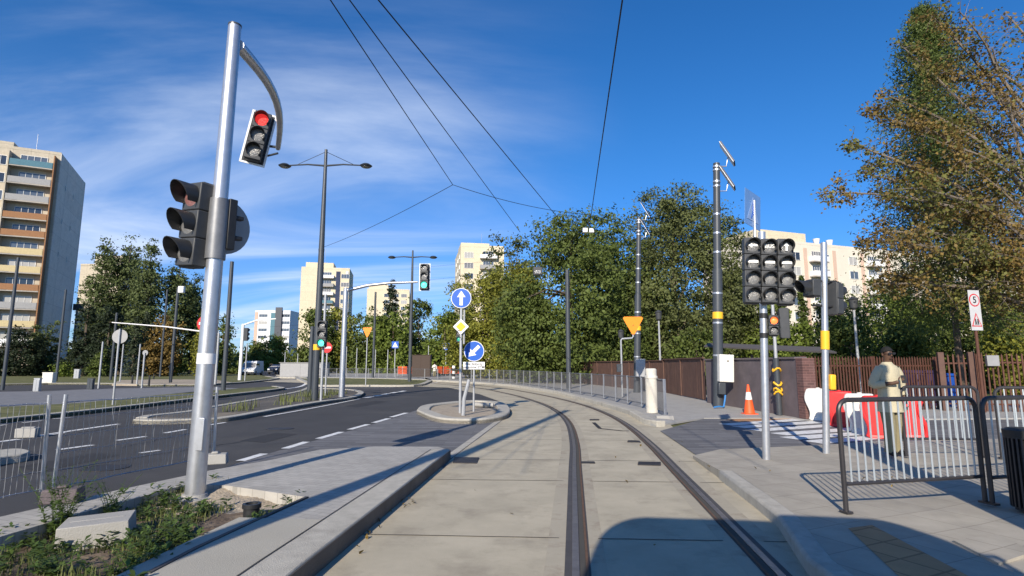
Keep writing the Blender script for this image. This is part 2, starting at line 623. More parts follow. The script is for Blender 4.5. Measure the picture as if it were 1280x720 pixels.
TC = smooth_line([(0.35, -4), (0.75, 0), (1.23, 4.4), (1.66, 8.4), (1.98, 11.4), (2.24, 15), (2.27, 18.2), (2.08, 21.5), (1.62, 25),
                  (0.9, 29), (-0.05, 33), (-1.1, 37), (-2.7, 41), (-5, 46), (-9, 51), (-16, 57), (-28, 63)], 8)
# track slab
slab = [(-2.25, -6)] + G([(355, 722), (380, 714), (470, 646), (564, 574), (600, 546.5), (634, 520), (640, 514), (634, 507), (622, 501), (600, 493), (560, 484.5)])
far = [(p[0] - 0.2, p[1] + 4) for p in TC[-30:]]
right_kerb = [(4.6, -6), (4.0, 0)] + G([(1060, 735), (1012, 700), (974, 660), (935, 618), (874, 582), (825, 540), (802, 527), (786, 515), (748.6, 504.6), (698, 492), (640, 483)])
right_kerb_far = right_kerb + [(-2.5, 46), (-7, 53), (-14, 60), (-28, 67)]
slab_poly = slab + [(-12, 45), (-28, 56)] + right_kerb_far[::-1]
struct(MB().sheet(slab_poly, 0.004).build('track_slab', m_slab))
struct(MB().sheet(G([(780, 524), (835, 528), (905, 592), (985, 645), (1010, 690), (960, 670), (900, 610), (840, 565)]), -0.004).build('kerb_apron', m_slab))
# slab joints across the track
jm = MB()
yjs = [3.3, 5.25, 7.75, 9.4, 11.9, 14.4, 17, 19.6, 22.4, 25.4]


def tc_at(Y):
    for a, b in zip(TC, TC[1:]):
        if a[1] <= Y <= b[1]:
            t = (Y - a[1]) / (b[1] - a[1])
            return (a[0] + (b[0] - a[0]) * t, Y), math.atan2(b[0] - a[0], b[1] - a[1])
    return TC[-1], 0


for Y in yjs:
    (x, y), h = tc_at(Y)
    h *= 0.55
    for o0, o1 in ((-3.6, -0.9), (-0.55, 0.55), (0.9, 1.45)):
        if Y > 13 and o0 < -1:
            o0 = -2.6
        pts = []
        for k in range(9):
            o = o0 + (o1 - o0) * k / 8
            if Y < 12 and x + o * math.cos(h) < (-1.25 if Y > 8 else -2.2) + 0.09 * (Y - 5):
                continue
            pts.append((x + o * math.cos(h), y - o * math.sin(h) + random.uniform(-.006, .006)))
        if len(pts) > 1:
            jm.strip(pts, -0.008, 0.008, 0.008)
struct(jm.build('slab_joints', m_joint))
# rails: sealing strips, running head, groove, lip
rs, st, gr, rust = MB(), MB(), MB(), MB()
for sgn in (-1, 1):
    c = [(p[0] + n[0] * 0.7525 * sgn, p[1] + n[1] * 0.7525 * sgn) for p, n in zip(TC, offset_normals(TC))]
    # outer is +sgn side
    rs.strip(c, -0.115 if sgn > 0 else -0.085, 0.085 if sgn > 0 else 0.115, 0.008)
    a, b = (-0.028, 0.028)
    st.strip(c, a, b, 0.009, 0.017)
    gi = -1 * sgn
    gr.strip(c, *sorted((gi * 0.036, gi * 0.078)), 0.0125)
    rust.strip(c, *sorted((gi * 0.079, gi * 0.1)), 0.009, 0.016)
cs = MB()
for sgn in (-1, 1):
    c = [(p[0] + n[0] * 0.7525 * sgn, p[1] + n[1] * 0.7525 * sgn) for p, n in zip(TC, offset_normals(TC))]
    cs.strip(c, -.24, .24, .0058)
struct(cs.build('rail_infill', M('infill_concrete', (.41, .365, .275), .87, var=.17, scale=1.3, bump=.3, bscale=120, dirt=(.2, .15, .105), dirt_scale=2.6, dirt_amt=.75, detail=10)))
struct(rs.build('rail_bed', m_rubber))
struct(st.build('rail', m_steel))
struct(gr.build('rail_groove', m_joint))
struct(rust.build('rail_lip', m_rust))

# paver patch between platform end and traffic island
pav = G([(262, 592), (318, 572.5), (371, 557.5), (413, 545.5), (448, 536), (476, 527.5), (498, 521), (521, 513), (540, 508), (632, 516), (634, 521), (600, 547), (564, 573), (556, 585)])
struct(MB().sheet(pav, 0.008).build('block_paving', m_pave_d))
edge = G([(564, 573.5), (600, 546), (634, 520.5)])
struct(MB().strip(edge, -0.14, 0.0, 0.006, 0.012).build('paving_edge', m_kerb))

# platform on the left
Zp = 0.16
kr = [(-2.02, 1.0)] + G([(345, 729), (380, 701), (470, 632), (562, 562)], Zp)
plat = kr + G([(547, 558.5), (470, 558), (400, 562), (333, 576), (262, 588), (150, 612), (0, 646), (-200, 690)], Zp)
plat += G([(-200, 720), (0, 671), (105, 640), (235, 605), (285, 607), (387, 622), (322, 652), (250, 686), (190, 718)], Zp) + [(-2.42, 1.0)]
struct(MB().prism(plat, -0.02, Zp).build('platform', m_pave_l))
struct(MB().strip(kr, -0.30, 0.012, -0.01, Zp + 0.004).build('platform_kerb', m_kerb, bevel=0.012))
struct(MB().strip([(p[0] + .0145, p[1]) for p in kr], -0.004, 0.004, 0.004, Zp - .012).build('kerb_face_shade', M('shaded_kerb_face', (.15, .125, .1), .9, var=.3, scale=5, bump=.4, bscale=60, dirt=(.08, .065, .055), dirt_scale=2.5, dirt_amt=.7)))  # dark strip over the riser, its shade put into the colour
struct(MB().strip([(p[0] - .312, p[1]) for p in kr], -0.006, 0.006, Zp + 0.006).build('kerb_joint', m_joint))
struct(MB().strip([(p[0] - .318, p[1]) for p in kr[:3]] + [(g(448, 650, Zp)[0] - .318, g(448, 650, Zp)[1])], -0.80, 0.0, Zp + 0.004).build('platform_slabs', m_conc2))
struct(MB().strip(G([(190, 718), (250, 686), (322, 652), (387, 622)], Zp), -0.05, -0.012, 0.0, Zp + 0.012).build('soil_edging', m_rubber))
soil = G([(-260, 760), (-100, 690), (0, 668), (105, 637), (235, 602), (290, 604), (395, 620), (330, 652), (250, 690), (185, 725), (150, 760)], 0.1)
# uneven soil surface
sm = MB()
xs = [p[0] for p in soil]
ys = [p[1] for p in soil]


def inside(poly, x, y):
    c = False
    for i in range(len(poly)):
        x1, y1 = poly[i]
        x2, y2 = poly[i - 1]
        if (y1 > y) != (y2 > y) and x < (x2 - x1) * (y - y1) / (y2 - y1) + x1:
            c = not c
    return c


from mathutils import noise


def soil_z(x, y):
    z = 0.05 + 0.05 * noise.noise((x * 0.9, y * 0.9, 3)) + 0.035 * noise.noise((x * 4, y * 4, 1)) + 0.018 * noise.noise((x * 14, y * 14, 7))
    d = math.hypot(x + 3.2, y - 6.95)
    return z + 0.07 * max(0, 1 - d / 0.9)


step = 0.06
x0, y0 = -6.5, 1.2
nx, ny = int((-1.95 - x0) / step), int((7.7 - y0) / step)
idx = {}
for j in range(ny + 1):
    for i in range(nx + 1):
        x, y = x0 + i * step, y0 + j * step
        idx[i, j] = len(sm.v)
        sm.v.append((x, y, soil_z(x, y)))
for j in range(ny):
    for i in range(nx):
        x, y = x0 + (i + .5) * step, y0 + (j + .5) * step
        if inside(soil, x, y):
            sm.f.append((idx[i, j], idx[i + 1, j], idx[i + 1, j + 1], idx[i, j + 1]))
            sm.mi.append(1 if (math.hypot(x + 3.0, y - 6.75) < 0.95 and y > 5.9 + 0.3 * noise.noise((x * 3, y * 3, 0))) else 0)
struct(sm.build('soil', [m_soil, m_sand], ang=80))

# median island between the carriageways
Zi = 0.12
med_far = smooth_line(G([(166, 524), (180, 519), (231, 513.5), (254, 509), (329, 496.5), (375, 487.5), (387, 480), (385, 474), (366, 471.3), (345, 468.5)], Zi), 4)
med_near = smooth_line(G([(166, 524), (195, 525), (231, 524), (272, 522.5), (302, 519), (330, 514), (400, 502), (443, 496), (455, 490.5), (448, 487.5), (432, 486), (404, 485)], Zi), 4)
ring = med_near + G([(386, 479.5)], Zi) + med_far[:-8][::-1]
kb = MB().prism(ring, -0.01, Zi - 0.03)
struct(kb.build('median_island', M('median_fill', (.105, .095, .082), .95, var=.35, scale=2.5, bump=.8, bscale=40, dirt=(.3, .25, .18), dirt_scale=.5, dirt_amt=.8)))
isl_in = G([(240, 518), (300, 510), (385, 492), (440, 490), (400, 499), (320, 512)], Zi)
struct(MB().strip(med_near, -0.30, 0.0, -0.01, Zi).build('median_kerb', m_kerb, bevel=0.015))
struct(MB().strip(med_far[2:], 0.0, 0.28, -0.01, Zi).build('median_kerb', m_kerb, bevel=0.015))
# grass island beyond it
gi_ = smooth_line(G([(388, 478), (400, 481), (450, 481), (513, 481), (530, 478), (534, 474.5), (518, 471.5), (470, 470), (430, 469), (395, 468), (378, 468), (372, 471), (388, 478)], Zi), 4)
struct(MB().prism(gi_[:-1], -0.01, Zi - 0.02).build('grass_island', m_grass))
struct(MB().strip(gi_[:-1], -0.05, 0.35, -0.01, Zi + 0.01, closed=True).build('island_kerb', m_kerb))
# tongue-shaped verge on the left
vf = smooth_line(G([(-120, 538), (0, 524), (100, 514), (200, 503), (260, 496), (310, 490.5), (345, 486.5), (356, 484.5), (345, 482.5)], Zi), 4)
vb = G([(300, 485), (240, 490), (200, 493), (100, 503), (0, 508), (-120, 514)], Zi)
struct(MB().prism(vf + vb, -0.01, Zi - 0.02).build('grass_verge', m_grass))
struct(MB().strip(vf, -0.28, 0.0, -0.01, Zi + 0.01).build('verge_kerb', m_kerb))
pb = G([(300, 485), (240, 489), (200, 493), (100, 503), (0, 508), (-120, 514), (-300, 520), (-300, 488), (0, 489), (60, 488), (120, 485.5), (200, 484), (260, 483)], Zi)
struct(MB().prism(pb, -0.012, Zi - 0.03).build('path', m_pave_far))
# far verge in front of the left-hand trees
fv = G([(-300, 480.5), (0, 480), (60, 478.8), (130, 479), (190, 481), (250, 480.5), (300, 478), (338, 474.5), (350, 472.5), (335, 470)], Zi)
struct(MB().strip(fv, -0.4, 0, -0.01, Zi + .01).build('far_kerb', m_kerb))
struct(MB().prism(fv + [(-60, 120), (-300, 120)], -0.012, Zi - 0.02).build('far_lawn', m_grass))
struct(MB().prism(G([(140, 480), (190, 480.6), (250, 480), (290, 478), (270, 474.5), (200, 474), (150, 475)], Zi), -0.011, Zi - 0.008).build('far_path', m_sand))

# painted lines
ln = MB()


def dash(p, q, w=0.12, z=0.006):
    a, b = g(*p), g(*q)
    ln.strip([a, b], -w / 2, w / 2, z)


for p, q in (((356, 561.5), (383, 553)), ((398, 549), (427, 540.5)), ((437, 537.5), (460, 531)), ((467, 529), (486, 523.5)), ((489, 522), (508, 516.5)), ((300, 577), (330, 568))):
    dash(p, q, 0.16, 0.013)
dash((206, 541.5), (232, 537), 0.13)
dash((254, 532.5), (282, 528.2), 0.13)
dash((72, 562.5), (116, 556.5), 0.14)
dash((146, 550.8), (182, 545.8), 0.13)
dash((175, 566.5), (200, 563), 0.1)
dash((50, 544.5), (148, 530.2), 0.16)
dash((48, 545.5), (80, 541), 0.16)
dash((-30, 556), (24, 549.2), 0.16)
dash((66, 523.6), (94, 521.6), 0.12)
dash((28, 528.5), (52, 526), 0.12)
dash((-20, 534), (8, 531), 0.12)
for a, b in (((456, 497.3), (465, 495.8)), ((468, 495.3), (476, 494)), ((479, 493.3), (486, 492)), ((489, 491.4), (496, 490.2)), ((499, 489.8), (506, 488.6))):
    dash(a, b, 0.3)
for k in range(4):
    a, b = g(370 - 60 * k, 513 + 12.5 * k) if k else g(400, 507.5), None
pl = smooth_line(G([(330, 521), (400, 508.5), (450, 498.5)]), 4)
ln.strip(pl, -.06, .06, 0.006)
pl = smooth_line(G([(345, 487.5), (372, 484), (381, 480.5), (382, 477.5), (375, 475.2), (362, 474.5)]), 6)
ln.strip(pl, -.12, .12, 0.006)
pl = smooth_line(G([(404, 484.2), (470, 484.6), (520, 482), (541, 479), (550, 476.5)]), 6)
ln.strip(pl, -.06, .06, 0.008)
struct(ln.build('road_markings', m_line))

rp1 = MB()
rp1.sheet(G([(300, 551), (345, 541), (372, 543), (330, 553.5)]), 0.0035)
rp1.sheet(G([(20, 584), (120, 566), (150, 569), (50, 590)]), 0.0035)
rp1.sheet(G([(430, 508), (470, 501), (486, 502), (447, 509.5)]), 0.0035)
struct(rp1.build('road_patch', M('fresh_asphalt_patch', (.034, .034, .036), .9, var=.2, scale=3, bump=.4, bscale=160)))
ck = MB()
rnd = random.Random(17)
for a_, b_ in (((-40, 605), (330, 548)), ((150, 560), (250, 539)), ((290, 530), (470, 497)), ((100, 541), (160, 532))):
    A_, B_ = Vector(g(*a_)), Vector(g(*b_))
    n_ = 30
    nn_ = Vector((-(B_ - A_).y, (B_ - A_).x)).normalized()
    ps = [tuple(A_.lerp(B_, k / n_) + nn_ * (.12 * noise.noise((k * .35, a_[0], 0)) + .03 * rnd.uniform(-1, 1))) for k in range(n_ + 1)]
    ck.strip(ps, -.012, .012, .0045)
struct(ck.build('sealed_cracks', m_ink))
for cxp, cyp, lb in ((350, 536, 'round iron manhole cover in the asphalt beyond the dashed line'), (132, 585, 'round iron manhole cover in the asphalt behind the mesh fence')):
    c_ = g(cxp, cyp)
    o_ = MB().lathe([(.32, 0), (.32, .008), (.27, .009), (.27, .006), (.02, .007)], n=28).build('manhole_cover', m_grate)
    o_.location = (c_[0], c_[1], .001)
    tag(o_, lb, 'manhole cover')

# right-hand pavement
Zr = 0.12
rk = [(4.72, -6), (4.1, 0)] + G([(1062, 735), (1012, 698), (974, 643), (943, 619), (900, 588), (866, 564)], Zr)
near_r = rk + G([(900, 561.5), (953, 559.5), (1032, 556), (1110, 551)], .06) + [(9.3, 11.2), (40, 12.5), (40, -6)]
zr = [Zr] * 7 + [0.05, 0.06, 0.06, 0.06, 0.08] + [Zr] * 4
zr = (zr + [Zr] * 20)[:len(near_r)]
struct(MB().prism(near_r, -0.01, zr).build('pavement', m_pave_r))
struct(MB().strip(rk[:7], -0.02, 0.17, -0.01, Zr + 0.005).build('pavement_kerb', m_kerb, bevel=0.03))
# gate crossing road, dark
cr = G([(825, 539), (880, 576), (953, 566), (1032, 562)]) + [(9.3, 10.8), (34, 12), (34, 20)] + G([(1010, 524), (985, 521.5), (885, 522)])
struct(MB().sheet(cr, 0.008).build('crossing_road', m_pave_d))
ch = G([(828, 532), (880, 521), (985, 521), (1010, 523)], .0) + [(9.2, 24), (5.6, 32), (3, 38), (-2.5, 46.5), (-2.5, 46)] + right_kerb[::-1][0:5]
# far pavement with railing
fk = G([(806, 524), (786, 512.5), (748.6, 502), (698, 489.5), (640, 481)], 0.14)
farside = G([(820, 531), (880, 521.5), (985, 521.5), (1012, 524)], 0.05) + [(30, 17.3), (30, 24), (9.5, 24.5), (9, 30), (22, 60), (30, 120), (-40, 120), (-28, 67.5), (-14, 60.5), (-7, 53.5), (-2.5, 46.5)] + fk[::-1]
zz = [0.03, 0.03, 0.03, 0.03] + [0.1] * 2 + [0.13] * (len(farside) - 6)
struct(MB().prism(farside, -0.01, zz).build('far_pavement', m_conc))
struct(MB().strip([(-28, 67), (-14, 60), (-7, 53), (-2.5, 46)][::1] + fk[::-1] + G([(822, 531)], .05), -0.25, 0.02, -0.01, 0.145).build('far_pavement_kerb', m_kerb, bevel=0.02))
# zebra
zb = MB()
for a, b in (((898, 530.5), (989, 524.2)), ((914, 533.5), (1015, 527)), ((933, 537.3), (1057, 529.5)), ((962, 542), (1068, 535)), ((974, 547), (1101, 538.5)), ((1003, 551.8), (1106, 543.8))):
    A, B = g(*a), g(*b)
    zb.strip([A, B], -0.0, 0.46, 0.014)
struct(zb.build('zebra_crossing', m_line))
tp = MB()
tp.sheet(G([(908, 525), (1002, 520.5), (1012, 523.5), (925, 528)]), 0.012)
struct(tp.build('tactile_strip', m_tact))
tp = MB()
tp.sheet(G([(1060, 660), (1090, 656), (1215, 722), (1150, 745)], .125), 0.124)
struct(tp.build('tactile_strip', m_tact))

# service covers and drain slots (flush things in the slab)
def flush(name, pts, z, mat, label, cat, group=None):
    o = MB().prism(G(pts, z), z - 0.02, z + 0.005).build(name, mat, smooth=False)
    return tag(o, label, cat, group)


flush('drain_grate', [(566, 578.5), (568, 571.5), (599, 572), (596, 579)], .012, m_grate, 'dark rectangular drain grate beside the tip of the platform kerb', 'drain grate')
flush('drain_grate', [(797, 581), (798, 577.2), (826, 577.6), (826, 582)], .012, m_grate, 'narrow dark drain slot just left of the right-hand rail, nearest of the slots there', 'drain slot')
flush('drain_grate', [(784, 552.5), (785, 550.5), (799, 551), (801, 553)], .012, m_grate, 'small dark drain slot left of the right rail, halfway to the railing corner', 'drain slot')
flush('drain_grate', [(726, 579), (727, 577), (743, 577), (744, 579)], .012, m_grate, 'thin dark drain slot touching the left rail inside the track', 'drain slot')
flush('drain_grate', [(737, 525.3), (737, 524), (749, 524), (749, 525.3)], .012, m_grate, 'far small dark drain slot between the rails beyond the frame-shaped cover', 'drain slot')
flush('service_cover', [(1192, 676), (1246, 668), (1292, 690), (1248, 705)], Zr + .003, m_pave_r, 'square concrete service cover in the pavement at lower right', 'service cover')
fc = MB()
a = G([(742, 528), (750, 535.5), (778, 538.5), (786, 538.5)], .01)
fc.strip(a, -.05, .05, .0095)
tag(fc.build('cover_frame', m_grate), 'bent dark metal cover edge set in the slab between the rails', 'metal edge')


# ================================================================== TRAFFIC ISLAND with signs
isl = smooth_line(G([(521, 512), (528, 506.5), (552, 503), (590, 500), (625, 502), (637, 509), (634, 517), (612, 522), (580, 523.5), (545, 521), (521, 512)], 0.14), 5)[:-1]
struct(MB().prism(isl, -0.01, 0.09).build('traffic_island', m_sand))
struct(MB().strip(isl, -0.0, 0.4, -0.01, 0.14, closed=True).build('traffic_island_kerb', m_kerb, bevel=0.03))

ARROW_UP = [(-0.05, -0.72), (0.16, -0.72), (0.16, 0.1), (0.42, 0.1), (0.0, 0.74), (-0.42, 0.1), (-0.16, 0.1), (-0.16, -0.72)][1:]


def round_sign(parent, z, r, yaw=0.0, arrow=None, y=-0.06, roll=0.0, face=None, x=0.0):
    m = XF((x, 0, z), yaw, roll)
    p = MB(m).plate(circ(r), y - 0.006, y).build('sign_plate', m_white, parent)
    b = MB(m).plate(circ(r * 0.94), y - 0.010, y - 0.0065).build('sign_face', face or m_blue, p)
    if arrow is not None:
        mm = m @ Matrix.Rotation(arrow, 4, 'Y')
        MB(mm).plate([(q[0] * r, q[1] * r) for q in ARROW_UP], y - 0.014, y - 0.0105).build('arrow', m_white, p, smooth=False)
    # back brackets
    MB(m).box((0, y / 2, 0.12), (0.3, abs(y), 0.03)).box((0, y / 2, -0.12), (0.3, abs(y), 0.03)).split('bracket', m_galv, parent)
    return p


def visor(mb, c, r, ln, m):
    """hooded visor round a lens facing -y"""
    vs, fs = [], []
    n = 14
    a0, a1 = R(-38), R(218)
    for k in range(n + 1):
        t = a0 + (a1 - a0) * k / n
        up = 0.35 + 0.65 * max(0, math.sin(t) * 0.5 + 0.5)
        for rr, yy in ((r, 0), (r, -ln * up), (r - 0.008, -ln * up), (r - 0.008, 0)):
            vs.append(m @ Vector((c[0] + rr * math.cos(t), c[1] + yy, c[2] + rr * math.sin(t))))
    for k in range(n):
        for j in range(4):
            j2 = (j + 1) % 4
            fs.append((k * 4 + j, k * 4 + j2, k * 4 + 4 + j2, k * 4 + 4 + j))
    fs += [(0, 1, 2, 3), (n * 4 + 3, n * 4 + 2, n * 4 + 1, n * 4)]
    mb.add(vs, fs)


def signal_head(parent, c, yaw=0.0, n=3, r=0.105, lit=None, board=None, roll=0.0, lenses=None, name='signal_head', symbols=None, vl=1.9):
    """c = centre; faces -y before yaw"""
    m = XF(c, yaw, roll)
    p = r * 2.72
    h = p * n
    w = r * 2.55
    hb = MB(m)
    for k in range(n):
        z = h / 2 - p * (k + .5)
        hb.box((0, 0.0, z), (w, r * 1.5, p * 0.985))
    hb.box((0, 0.02, 0), (w * 0.86, r * 1.2, h + 0.03))
    hd = hb.build(name, m_dkgrey, parent, bevel=0.012)
    if board:
        bw, bh = w * board, h + w * (board - 1) * 0.7
        MB(m).box((0, r * 0.78, 0), (bw, 0.012, bh)).build('backboard', m_black, hd, bevel=0.0)
        fr = MB(m)
        t = 0.035
        for q, d in (((0, 0, bh / 2), (bw + t, .018, t)), ((0, 0, -bh / 2), (bw + t, .018, t)), ((bw / 2, 0, 0), (t, .017, bh - t)), ((-bw / 2, 0, 0), (t, .017, bh - t))):
            fr.box((q[0], r * 0.78 - 0.004, q[2]), d)
        fr.build('backboard_edge', m_white, hd)
    for k in range(n):
        z = h / 2 - p * (k + .5)
        lm = (lenses or {}).get(k, m_lens)
        if lit and k == lit[0]:
            lm = lit[1]
        lz = MB(m)
        prof = []
        vs, fs = [], []
        nr, na = 5, 20
        for i in range(nr + 1):
            a = i / nr
            for q in range(na):
                t = 2 * math.pi * q / na
                vs.append((r * a * math.cos(t), -r * 0.75 - 0.022 * (1 - a * a), z + r * a * math.sin(t)))
        for i in range(nr):
            for q in range(na):
                q2 = (q + 1) % na
                fs.append((i * na + q, i * na + q2, (i + 1) * na + q2, (i + 1) * na + q))
        lz.add(vs, fs)
        lz.build('lens', lm, hd)
        vb_ = MB(m)
        visor(vb_, (0, -r * 0.75, z), r * 1.14, r * vl, m if False else Matrix())
        vb_.build('visor', m_visor, hd)
        s = (symbols or {}).get(k)
        if s:
            yy = -r * 0.75 - 0.03
            if s == 'bar':
                MB(m).plate([(-.8 * r, z - .2 * r), (.8 * r, z - .2 * r), (.8 * r, z + .22 * r), (-.8 * r, z + .22 * r)], yy - .004, yy).build('symbol', M_SYM, hd, smooth=False)
            elif s == 'BUS':
                text_part('BUS', r * 0.92, M_SYM, hd, m @ Matrix.Translation((0, yy, z)))
            else:
                mm = m @ Matrix.Translation((0, 0, z)) @ Matrix.Rotation(s, 4, 'Y')
                MB(mm).plate([(q[0] * r * 1.0, q[1] * r * 1.0) for q in ARROW_UP], yy - .004, yy).build('symbol', M_SYM, hd, smooth=False)
    return hd


M_SYM = M('signal_symbol_white', (0.85, 0.86, 0.84), 0.5, var=0.04)

x, y = g(575, 516, .1)
t = T('sign_post', 'tall sign post with blue up-arrow disc above a yellow diamond on the kerbed traffic island', 'sign post', (x, y, 0.09))
zt = zat(x, y, 361) - 0.09
MB().cyl((0, 0, -.1), (0, 0, zt), 0.042).build('post', m_pole_l, t)
MB().cyl((0.09, 0.06, zt * .55), (0.09, 0.06, zt - 0.35), 0.03).build('post', m_pole_l, t)
zc = zat(x, y, 373) - 0.09
rr = 12.3 / F * (y + .6)
round_sign(t, zc, rr, arrow=0.0)
zd = zat(x, y, 408.5) - 0.09
a = 9.6 / F * (y + .5)
dm = XF((0, 0, zd))
p = MB(dm).plate([(0, -a), (a, 0), (0, a), (-a, 0)], -.062, -.056).build('diamond_plate', m_white, t, smooth=False)
MB(dm).plate([(0, -a * .62), (a * .62, 0), (0, a * .62), (-a * .62, 0)], -.068, -.0625).build('sign_face', m_yel, p, smooth=False)
signal_head(t, (-0.06, 0.05, zat(x, y, 420) - 0.09), 0.0, n=2, r=0.07, lit=(1, M('lit_dim_green', (0.04, 0.35, 0.25), 0.4, emit=0.25)), vl=1.2)

x, y = g(592, 514, .1)
t = T('sign_post', 'short sign post with blue down-left arrow disc and white text plate on the traffic island', 'sign post', (x, y, 0.09))
MB().cyl((0, 0, -.1), (0, 0, zat(x, y, 427) - 0.09), 0.032).build('post', m_pole_l, t)
round_sign(t, zat(x, y, 439) - .09, 12.3 / F * (y + .4), arrow=R(225))
zp = zat(x, y, 457) - .09
k = (y + .4) / F
p = MB(XF((0, 0, zp))).plate([(-13 * k, -4.4 * k), (13 * k, -4.4 * k), (13 * k, 4.4 * k), (-13 * k, 4.4 * k)], -.05, -.044).build('text_plate', m_white, t, smooth=False)
text_part('Nie dotyczy', 4.3 * k, m_ink, p, Matrix.Translation((0, -.0535, zp + 1.9 * k)))
text_part('pojazdów ZTM', 4.1 * k, m_ink, p, Matrix.Translation((0, -.0535, zp - 2.0 * k)))

x, y = g(579, 519, .1)
t = MB().tube([(0, 0, 0), (0.02, 0, 0.5), (0.16, .02, 1.05)], [0.055, 0.055, 0.05], n=8).build('bent_stake', m_pole_l)
t.location = (x, y, .07)
tag(t, 'bent pale stake leaning between the two sign posts on the traffic island', 'stake')
x, y = g(606, 509, .1)
t = MB().cyl((-.35, 0, .09), (.3, -.1, .07), 0.075, n=16).build('pipe_piece', m_conc)
t.location = (x, y, .1)
tag(t, 'pale pipe piece lying on the traffic island behind the sign posts', 'pipe')

# ================================================================== LEFT SIGNAL POLE (nearest)
x, y = g(243, 624, 0.06)
t = T('traffic_light', 'nearest tall galvanised traffic light pole with curved arm, red lamp lit, in the soil bed', 'traffic light', (x, y, 0.06))
t.rotation_euler = (0, R(0.7), 0)
zt = zat(x, y, 33) - 0.06
MB().tube([(0, 0, -.1), (0, 0, 2.0), (0, 0, zt)], [0.104, 0.094, 0.076], n=24).build('pole', m_galv, t)
MB().lathe([(0.2, -.02), (0.2, 0.02), (0.14, 0.025), (0.125, 0.06)], n=24).build('base_flange', m_conc, t)
MB().lathe([(0.08, zt), (0.08, zt + .02)], n=20).build('pole_cap', m_pole, t)
MB().box((.045, -.09, .72), (.09, .02, .36)).build('access_door', m_galv, t, bevel=.006)
MB().lathe([(.1005, 1.5), (.1, 1.62)], n=24).build('sticker', m_white, t)
e = at(343, 186, y + 3.6) - Vector((x, y, .06))
a0 = Vector((0.03, 0.05, zt - 0.22))
pts = [a0]
for k in range(1, 11):
    u = k / 10
    q = a0.lerp(e, u)
    q.x += 0.22 * math.sin(math.pi * u)
    q.z += 0.10 * math.sin(math.pi * u)
    pts.append(q)
MB().tube(pts, [0.075 - .03 * k / 10 for k in range(11)], n=16).build('arm', m_galv, t)
hc = at(318, 172, y + 3.55) - Vector((x, y, .06))
signal_head(t, hc, R(20), n=3, r=0.116, lit=(0, m_red_on), board=1.4, roll=R(9), vl=1.3)
MB().cyl(e + Vector((0, 0, .02)), hc + Vector((0.1, 0.2, -.1)), .025).cyl(e + Vector((0, 0, -.1)), hc + Vector((.1, .2, -.3)), .02).split('bracket', m_pole, t)
zc = zat(x, y, 283) - 0.06
signal_head(t, (-0.245, -0.04, zc), R(-26), n=3, r=0.122, lenses={0: m_lens_r}, vl=1.9, roll=R(3))
MB().cyl((-.2, 0, zc + .25), (0, 0, zc + .25), .03).cyl((-.2, 0, zc - .25), (0, 0, zc - .25), .03).split('bracket', m_dkgrey, t)
MB().lathe([(0.112, zc - .40), (0.112, zc + .33)], n=24).build('clamp_sleeve', M('sleeve_grey', (.2, .205, .215), .45, metal=.4, var=.2), t)
bm = XF((-0.01, 0.14, zat(x, y, 279) - .06), R(236))
MB(bm).plate(circ(0.345), -.008, 0).build('round_signboard', m_signback, t)
MB(XF((0.11, 0.07, zat(x, y, 279) - .06), R(238))).box((0, 0, 0), (.1, .1, .62)).box((-.05, -.0, .1), (.2, .08, .05)).box((-.05, 0, -.15), (.2, .08, .05)).build('sign_bracket', m_black, t, bevel=.01)

# ================================================================== LEFT FOREGROUND
def mesh_panel(p0, p1, h, label, posts=(0, 1), wob=0.02, seed=0):
    rnd = random.Random(seed)
    a, b = Vector((*p0, 0)), Vector((*p1, 0))
    ln_ = (b - a).length
    t = T('mesh_fence', label, 'mesh fence', (*p0, Zp + 0.02), math.atan2(b.y - a.y, b.x - a.x), 'temporary mesh fence panels along the road')
    for k in posts:
        MB().tube([(k * ln_, 0, 0), (k * ln_ - .03 * (1 if k else -1), 0, h + .06)], 0.021, n=10).build('post', m_galv, t)
    w = MB()
    n = int(ln_ / 0.065)
    for i in range(1, n):
        x = ln_ * i / n
        pts = [(x + rnd.uniform(-wob, wob), rnd.uniform(-wob, wob) * 1.5, h * q) for q in (0.02, .25, .5, .75, 0.98)]
        w.tube(pts, 0.003, n=4, cap=False)
    rails = []
    for q in (.03, .22, .41, .6, .79, .97):
        w.tube([(ln_ * i / 10, rnd.uniform(-wob, wob) * .8, h * q + rnd.uniform(-.006, .006)) for i in range(11)], 0.006 if q in (.03, .97) else .0022, n=4, cap=False)
    w.build('wire_mesh', m_galv, t)
    return t


A, B = g(66, 616, Zp), g(267, 574, Zp)
mesh_panel(A, B, 0.98, 'grey wire mesh fence panel between twin posts and the signal pole, wires bent', seed=2, wob=0.016)
A2 = (A[0] - .1, A[1] - .03)
B2 = g(-150, 662, Zp)
mesh_panel(B2, A2, 0.98, 'grey wire mesh fence panel running off at the left edge above weeds', seed=5, wob=0.014)


def foot(p, label, rz=0.0, s=1.0):
    t = MB().box((0, 0, .07), (.34 * s, .2 * s, .14 * s), taper=.92).box((0, 0, .155), (.09, .09, .03)).build('fence_foot', m_conc, bevel=.015)
    t.location = (*p, Zp + .003)
    t.rotation_euler = (0, 0, rz)
    tag(t, label, 'fence foot', 'concrete feet of the mesh fence')
    return t


foot(g(268, 580, Zp), 'pale concrete fence foot beside the tall signal pole', .3)
o_ = foot(g(78, 628, Zp), 'concrete fence foot in a shade-dark colour under the twin mesh fence posts', .25)

